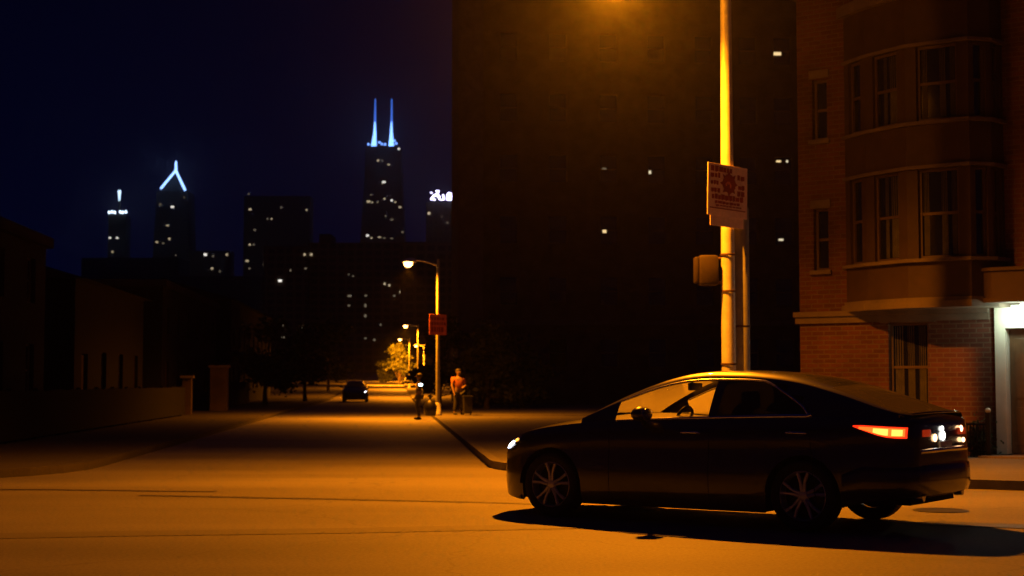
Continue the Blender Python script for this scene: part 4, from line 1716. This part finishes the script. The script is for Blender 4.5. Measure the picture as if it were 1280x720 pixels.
tube(t, [(-.22, 0, .76), (-.25, 0, .88)], .013, 8)
mk("saddle", t, M['leather'], bk, smooth=60)

# ------------------------------------------------------------------ tall dark block behind the people
TO = st(4.05, 88)
tall = empty("apartment_block", (TO.x, TO.y, .12), -SA, "tall near-black apartment block behind the lamp pole with a few lit windows", "building")
b = bmesh.new()
TC = [2.7, 5.6, 8.6, 11.45, 14.3, 16.95, 19.05]
TR = [3.0, 6.6, 10.2, 13.8, 17.4, 21.0]
wall_cells(b, 0, 20.6, 0, .4, -.1, 33, [(x - .55, x + .55, z - .85, z + .85) for x in TC for z in TR])
box(b, 0, .4, .402, 16, -.1, 33)
box(b, 20.2, 20.6, .402, 16, -.1, 33)
box(b, .4, 20.2, 15.6, 16, -.1, 33)
mk("wall", b, M['brick2'], tall)
b = bmesh.new()
box(b, -.25, 1.2, -.25, -.003, -.1, 33)
mk("corner_pier", b, M['stone'], tall)
b = bmesh.new()
box(b, -.3, 20.9, -.3, 16.3, 33.003, 33.5)
mk("roof", b, M['roof'], tall)
b = bmesh.new()
box(b, 1.203, 20.6, -.15, -.003, 4.6, 4.9)
mk("string_course", b, M['stone'], tall)
lit_warm = glow("lit_room_warm", (1.0, .70, .32), 1.0)
lit_pale = glow("lit_room_pale", (1.0, .85, .55), .8)
lit_dim = glow("lit_room_dim", (1.0, .75, .45), .15)
LITW = {(11.45 - 2.85, 10.2): None}
for x in TC:
    for z in TR:
        wn = sash(tall, 1.1, 1.7, (x, .14, z - .85), frame='stone' if z < 4 else 'frame')
for px_, py_, ww, hh, m_ in ((755, 287, .28, .22, lit_warm), (813, 211, .17, .24, lit_pale), (755, 207, .3, .12, lit_dim), (978, 55.5, .55, .24, lit_warm), (978, 195, .34, .14, lit_warm),
                             (989, 195, .14, .17, lit_pale), (980, 296, .36, .14, lit_pale)):
    # stands in the window opening nearest to it
    d_ = 88.0
    q = Matrix.Rotation(SA, 3, 'Z') @ (Vector((gx(px_, 88 + 1.2), 88 + 1.2, gz(py_, 88))) - Vector((TO.x, TO.y, .12)))
    b = bmesh.new()
    box(b, q.x - ww * .4, q.x + ww * .4, .10, .13, q.z - hh * .4, q.z + hh * .4)
    mk("lit_pane", b, m_, tall)


# ------------------------------------------------------------------ dark houses along the left pavement
def dark_house(x0, t0, t1, depth, h, label, gable=False, seed=0):
    rnd = random.Random(seed)
    o_ = st(x0, t0)
    ln = t1 - t0
    # local x runs along the street front, y away from the street
    rz_ = math.atan2(S.y, S.x)
    root = empty("terraced_house", (o_.x, o_.y, .12), rz_, label, "house", "dark houses on the shadowed side of the street")
    cols = [ln * (k + .5) / max(2, int(ln / 3.2)) for k in range(max(2, int(ln / 3.2)))]
    holes = [(c - .45, c + .45, .9, 2.3) for c in cols[1:]]
    if h > 4.6:
        holes += [(c - .45, c + .45, 3.4, 4.6) for c in cols]
    dr = (cols[0] - .5, cols[0] + .5, .0, 2.2)
    b = bmesh.new()
    wall_cells(b, 0, ln, 0, .3, -.1, h, holes + [dr])
    box(b, 0, .3, .302, depth, -.1, h)
    box(b, ln - .3, ln, .302, depth, -.1, h)
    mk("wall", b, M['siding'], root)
    b = bmesh.new()
    if gable:
        vs = [b.verts.new(p_) for p_ in ((-.3, -.35, h), (-.3, depth + .3, h), (-.3, depth / 2, h + 1.3), (ln + .3, -.35, h), (ln + .3, depth + .3, h), (ln + .3, depth / 2, h + 1.3))]
        for q in ((0, 1, 2), (3, 5, 4), (0, 2, 5, 3), (1, 4, 5, 2), (0, 3, 4, 1)):
            b.faces.new([vs[i] for i in q])
    else:
        box(b, -.15, ln + .15, -.18, depth, h + .002, h + .28)
    rf = mk("roof", b, M['roof'], root)
    b = bmesh.new()
    box(b, ln * .7, ln * .7 + .6, depth * .4, depth * .4 + .6, h + .1, h + (1.6 if gable else .9))
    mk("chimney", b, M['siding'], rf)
    for hx0, hx1, hz0, hz1 in holes:
        sash(root, hx1 - hx0, hz1 - hz0, ((hx0 + hx1) / 2, .12, hz0))
    b = bmesh.new()
    box(b, dr[0] + .04, dr[1] - .04, .12, .17, .02, 2.16)
    mk("door", b, M['wood'], root)


dark_house(-9.6, 20, 43, 9, 5.0, "nearest dark flat-roofed house at the shadowed corner", seed=1)
dark_house(-9.8, 48, 61, 8, 4.5, "second dark house along the shadowed side, with a low pitched roof", gable=True, seed=2)
dark_house(-9.8, 66, 86, 8, 5.4, "third dark house, behind the brick gate pier", seed=3)
dark_house(-9.6, 92, 122, 8, 6.2, "farthest dark house, behind the trees beyond the stopped car", gable=True, seed=4)


def pier(px, t, wd, h, label):
    p_ = pground(px, t)
    root = empty("gate_pier", p_, -SA, label, "gate pier", "brick gate piers on the shadowed side")
    b = bmesh.new()
    box(b, -wd / 2, wd / 2, -wd / 2, wd / 2, 0, h)
    mk("shaft", b, M['brick2'], root)
    b = bmesh.new()
    box(b, -wd / 2 - .08, wd / 2 + .08, -wd / 2 - .08, wd / 2 + .08, h + .002, h + .10)
    mk("cap", b, M['stone'], root)


pier(275, 69, .75, 1.95, "wide brick gate pier catching dim orange light at the dark side of the street")
pier(235, 61, .36, 1.45, "slim gate pier at the end of the board fence")


def fence(t0, t1, x0, h, label):
    a, c = st(x0, t0, .12), st(x0, t1, .12)
    ln = (c - a).length
    root = empty("board_fence", a, math.atan2(S.y, S.x), label, "fence", "board fences on the shadowed side")
    b = bmesh.new()
    n = int(ln / .16)
    rnd = random.Random(int(t0))
    for k in range(n):
        x = k * ln / n
        box(b, x, x + ln / n - .012, 0, .025, .05, h + rnd.uniform(-.02, .02))
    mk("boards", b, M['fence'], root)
    b = bmesh.new()
    box(b, 0, ln, .027, .08, .3, .4)
    box(b, 0, ln, .027, .08, h - .35, h - .25)
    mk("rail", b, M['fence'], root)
    for k in range(int(ln / 2.4) + 1):
        b = bmesh.new()
        x = min(k * 2.4, ln - .1)
        box(b, x, x + .1, .082, .18, 0, h + .05)
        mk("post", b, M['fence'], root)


fence(26, 60, -8.0, 1.1, "long dark board fence beside the nearest dark house")
fence(71, 90, -8.3, 1.3, "low dark board fence beyond the wide gate pier")

# ------------------------------------------------------------------ the skyline
lw = [glow("city_window_warm", (1.0, .80, .50), .62), glow("city_window_white", (1.0, .95, .85), 1.4), glow("city_window_dim", (1.0, .82, .55), .17)]
blue = glow("blue_crown_light", (.16, .34, 1.0), 3)
blue_hot = glow("blue_crown_light_bright", (.20, .42, 1.0), 3.6)
whiteblue = glow("white_crown_light", (.62, .80, 1.0), 5)


def px_box(bm, d, x0, x1, y0, y1, dy0, dy1, mi=0):
    """box whose near face fills the picture columns x0..x1 and rows y0..y1 at distance d, local to the ground point (0, d)"""
    box(bm, gx(x0, d), gx(x1, d), dy0, dy1, gz(y1, d), gz(y0, d), mi)


def tower(name, d, px0, px1, ytop, depth, label, lights, mat='tower', base_px=None, group="towers of the skyline"):
    root = empty(name, (gx((px0 + px1) / 2, d), d, 0), 0, label, "tower", group)
    cx = gx((px0 + px1) / 2, d)
    hw = gx(px1, d) - cx
    top = gz(ytop, d)
    bw = hw if not base_px else (base_px / 2) / F * d
    b = bmesh.new()
    k = bw / hw
    lo = [b.verts.new(p_) for p_ in ((-bw, -depth * k / 2 + depth / 2, 0), (bw, -depth * k / 2 + depth / 2, 0), (bw, depth / 2 + depth * k / 2, 0), (-bw, depth / 2 + depth * k / 2, 0))]
    hi = [b.verts.new(p_) for p_ in ((-hw, 0, top), (hw, 0, top), (hw, depth, top), (-hw, depth, top))]
    b.faces.new(hi)
    for i in range(4):
        b.faces.new((lo[i], lo[(i + 1) % 4], hi[(i + 1) % 4], hi[i]))
    mk("shaft", fixn(b), M[mat], root)
    for (lx, ly, lwid, lht, m_) in lights:
        z = gz(ly, d)
        f = max(0, (top - z) / top)
        yy = -(depth * (k - 1) / 2) * f
        b = bmesh.new()
        x = gx(lx, d) - cx
        hwid, hht = lwid * .43 / F * d, lht * .43 / F * d
        box(b, x - hwid, x + hwid, yy - .6, yy - .15, z - hht, z + hht)
        mk("lit_window", b, lw[m_], root)
    return root, cx, top


# slim tower with a lit ring and mast
D = 2100.0
t1, cx, top = tower("slim_tower", D, 133, 155, 268, 26, "slim tower at the skyline's end with a ring of white lights and a mast",
                    [(135.5, 297, 2.6, 2.4, 1), (144.5, 297, 2.6, 2.4, 1), (139, 314.5, 2.8, 2, 0)])
b = bmesh.new()
for k, x in enumerate((134, 137.5, 141, 148, 151, 155)):
    px_ = gx(x, D) - cx
    box(b, px_ - .9, px_ + .9, -2, 1, gz(266.5 - .7 * (k % 2), D), gz(263.3 - .6 * (k % 2), D))
mk("light_ring", b, whiteblue, t1)
b = bmesh.new()
tube(b, [(0, 12, top), (0, 12, gz(232, D))], [2.2, .8], 8)
mast = mk("mast", b, M['darkmetal'], t1)
b = bmesh.new()
tube(b, [(0, 10.5, gz(249, D)), (0, 10.5, gz(236, D))], [1.0, 2.4], 8)
mk("mast_light", b, glow("mast_light", (.55, .75, 1.0), 2.5), mast)

# tower with a lit chevron crown
t2, cx, top = tower("chevron_tower", D, 193, 233, 238, 40, "tall tower whose pointed crown is outlined by blue-white lights",
                    [(213.5, 258, 4.5, 2.6, 1), (198, 255, 2, 4, 2), (208, 281.5, 4, 1.8, 0), (210.5, 298.5, 3, 3, 0), (195, 302.5, 3.5, 2.2, 0), (203, 304, 3, 2, 2), (219, 319, 2, 1.6, 2),
                     (188.5, 328, 3, 1.6, 2), (198, 344, 3, 1.5, 2), (207, 351, 4, 2, 2), (228, 246, 1.5, 3, 2)], base_px=58)
b = bmesh.new()
vs = [(gx(199, D) - cx, 0, top), (gx(229, D) - cx, 0, top), (gx(229, D) - cx, 40, top), (gx(199, D) - cx, 40, top), (gx(214, D) - cx, 20, gz(206, D))]
vv = [b.verts.new(v) for v in vs]
for q in ((0, 1, 4), (1, 2, 4), (2, 3, 4), (3, 0, 4), (3, 2, 1, 0)):
    b.faces.new([vv[i] for i in q])
mk("crown_roof", fixn(b), M['under'], t2)
b = bmesh.new()
ax = gx(214, D) - cx
tube(b, [(gx(199, D) - cx, -3, gz(235, D)), (ax, 14, gz(210, D))], 1.6, 8)
tube(b, [(gx(229.5, D) - cx, -3, gz(237, D)), (ax, 14, gz(210, D))], 1.6, 8)
tube(b, [(ax, 15, gz(212, D)), (ax, 15, gz(198, D))], [2.0, 1.2], 8)
mk("crown_light", b, glow("chevron_light", (.26, .46, 1.0), 3.8), t2)

tower("low_tower_block", D, 224, 287, 313, 30, "low dark block right of the chevron-topped tower with one bright window",
      [(230.5, 310.8, 4.4, 4.2, 1), (255.5, 318, 4.2, 3.6, 1), (265, 320, 3, 2, 2), (282.5, 318, 3, 3, 0), (264, 335.5, 3.4, 3, 0), (274, 339, 2, 2.4, 2), (263, 352, 5, 1.6, 2)])
tower("slab_tower", D - 150, 303, 386, 244, 34, "broad dark slab tower left of the twin-masted tower",
      [(311, 261, 4, 2.6, 0), (350, 258.6, 2, 2.6, 2), (382, 261.7, 2.2, 2.2, 0), (333, 273, 2, 2.2, 2), (338, 273, 2, 2.2, 0), (317, 287, 3, 2.4, 2), (311, 305.5, 3, 2.4, 0), (316, 305.5, 2, 2.4, 2),
       (331, 313.6, 5, 4, 1), (308, 326, 4.4, 2.4, 0), (329, 330.5, 3, 3, 2), (311, 335.5, 2.5, 2.5, 2), (309, 241.5, 1.5, 2.5, 2)])
t6, cx, top = tower("twin_masted_tower", D, 456, 499, 181, 34, "very tall tapering tower topped by two blue-lit masts",
                    [(471.4, 199.4, 2.6, 3, 0), (476.7, 199.4, 2, 2.4, 2), (485, 204.4, 3, 2, 0), (479, 226.7, 5, 2.4, 1), (477, 229, 3, 1.6, 2), (463, 243, 3, 1.8, 2), (460, 251.5, 5, 3, 0), (464.5, 252.5, 2, 2, 0),
                     (471.4, 252, 2, 3.4, 2), (480, 248, 2.6, 2.4, 0), (489, 250, 3, 2.6, 1), (493.5, 252, 2, 2, 0), (499.5, 258.6, 3.6, 2.4, 0), (481.7, 269.7, 2.4, 2, 2), (489.4, 274.4, 3.4, 2.4, 2),
                     (459, 294.5, 3.4, 3, 1), (464, 297.5, 2.5, 2, 0), (474, 296.5, 4, 1.8, 0), (480, 297.5, 3, 1.8, 2), (489.5, 298, 4, 1.5, 2), (503, 290, 3.4, 2.4, 2), (497.6, 184.5, 2.6, 2.6, 1)], base_px=72)
for x, s_ in ((466, 1), (487, 1)):
    b = bmesh.new()
    xx = gx(x, D) - cx
    tube(b, [(xx, 17, top), (xx, 17, gz(160, D)), (xx, 17, gz(140, D)), (xx, 17, gz(118, D))], [3.2, 2.0, 1.4, .8], 8)
    ms = mk("mast", b, glow("mast_blue", (.05, .16, .75), 1.4), t6)
    b = bmesh.new()
    tube(b, [(xx - (1.5 if x < 470 else 0), 12, top + .5), (xx, 12, gz(163, D)), (xx, 13, gz(148, D))], [4.0, 2.0, .8], 8)
    mk("mast_light", b, blue_hot, ms)
b = bmesh.new()
for x, z in ((459, 178.5), (473, 176), (476, 178), (480, 178.5), (492, 174), (494, 177.5)):
    xx = gx(x, D) - cx
    box(b, xx - 1.3, xx + 1.3, 0, 2, gz(z + 1.2, D), gz(z - 1.2, D))
mk("roof_light", b, blue, t6)

D7 = 1000.0
t7, cx, top = tower("hotel_tower", D7, 532, 576, 252, 24, "tower with a glowing white sign on its roof, right of the twin-masted tower",
                    [(535.8, 266, 3.4, 3.6, 0), (559, 278, 2.6, 2.2, 2), (552, 270, 2, 2, 2)])
sgn_m = glow("rooftop_sign_white", (.66, .62, 1.0), 6.5)
b = bmesh.new()


def sbar(pts, r_):
    tube(b, [(gx(x, D7) - cx, -1.0, gz(y, D7)) for x, y in pts], r_ / F * D7, 6)


# the sign's blurred strokes: a leaning figure, a small letter, a rounded block
sbar([(538.2, 249), (541.5, 244.5), (545, 242)], 1.3)
sbar([(537.5, 240), (540, 240.6)], .7)
sbar([(540.5, 248.6), (544, 249)], .9)
sbar([(544.5, 238.3), (548.5, 238.6)], 1.3)
sbar([(546.5, 240), (547.2, 244), (549.5, 249)], 1.2)
sbar([(543.5, 243.5), (550, 245.2)], 1.0)
sbar([(553.5, 242.5), (554.2, 248.6)], 1.1)
sbar([(550, 249), (554.5, 249)], .8)
sbar([(558, 249), (558.6, 243), (561, 240.2), (564, 241), (564.2, 249)], 1.0)
sbar([(558.4, 249), (564, 249)], 1.0)
sbar([(561.2, 243), (561.2, 248)], 1.0)
mk("roof_sign", b, sgn_m, t7)
b = bmesh.new()
for x in (538, 547, 556, 564):
    tube(b, [(gx(x, D7) - cx, 0, top), (gx(x, D7) - cx, 0, gz(244, D7))], .25, 5)
mk("sign_frame", b, M['darkmetal'], t7)

tower("midrise_block", 700, 384, 503, 303, 40, "wide mid-height block of dim floors below the twin-masted tower",
      [(383.8 + 2, 318, 2.4, 3, 0), (388.6, 318, 2.4, 3, 0), (435.5, 343, 1.6, 1.6, 2), (436.7, 370, 5, 2.6, 2), (457, 369.5, 3, 2, 2), (456.6, 382, 2.4, 4.4, 2), (456.6, 395, 3, 3.6, 2), (436, 382, 3, 2, 2),
       (475.7, 406, 2, 2.4, 2), (480.6, 354.8, 2.4, 2.8, 0), (486.4, 356.7, 2, 3, 0), (500.6, 365, 2.6, 3.2, 0), (492.6, 369.8, 3, 2, 2), (468, 425, 3, 2.6, 2), (457, 423, 3, 1.6, 2), (441, 345, 2, 1.4, 2)], mat='midrise')
tower("midrise_block", 690, 328, 383, 307, 40, "narrower mid-height block of dim floors below the broad slab tower",
      [(349.5, 351, 5, 2.8, 1), (362.5, 338, 1.6, 3, 2), (381.5, 335.5, 3, 2, 2), (355.5, 407, 4.6, 2.8, 0), (378.5, 409.5, 6, 2.4, 0), (354, 422, 4, 2.6, 2), (373.6, 424, 3, 2, 2), (380, 318, 2.4, 3, 0)], mat='midrise')
tower("low_dark_block", 720, 398, 413, 292, 20, "small dark rooftop block between the slab tower and the twin-masted tower", [])
tower("low_dark_block", 600, 500, 590, 302, 30, "dark block behind the nearer small street lamp, below the roof sign", [], mat='midrise')
tower("low_dark_block", 1200, 100, 222, 322, 40, "dark block below the slim tower at the left of the skyline", [])
tower("low_dark_block", 1150, 218, 330, 345, 40, "dark block below the low block with the bright window", [])

# ------------------------------------------------------------------ render settings
SC.render.engine = 'CYCLES'
SC.cycles.use_denoising = True
SC.cycles.max_bounces = 8
SC.cycles.transparent_max_bounces = 12
SC.cycles.volume_bounces = 0
SC.cycles.sample_clamp_indirect = 6
SC.view_settings.view_transform = 'Standard'
SC.view_settings.look = 'None'
SC.view_settings.exposure = 0.0
SC.view_settings.gamma = 1.0
SC.view_settings.use_curve_mapping = False
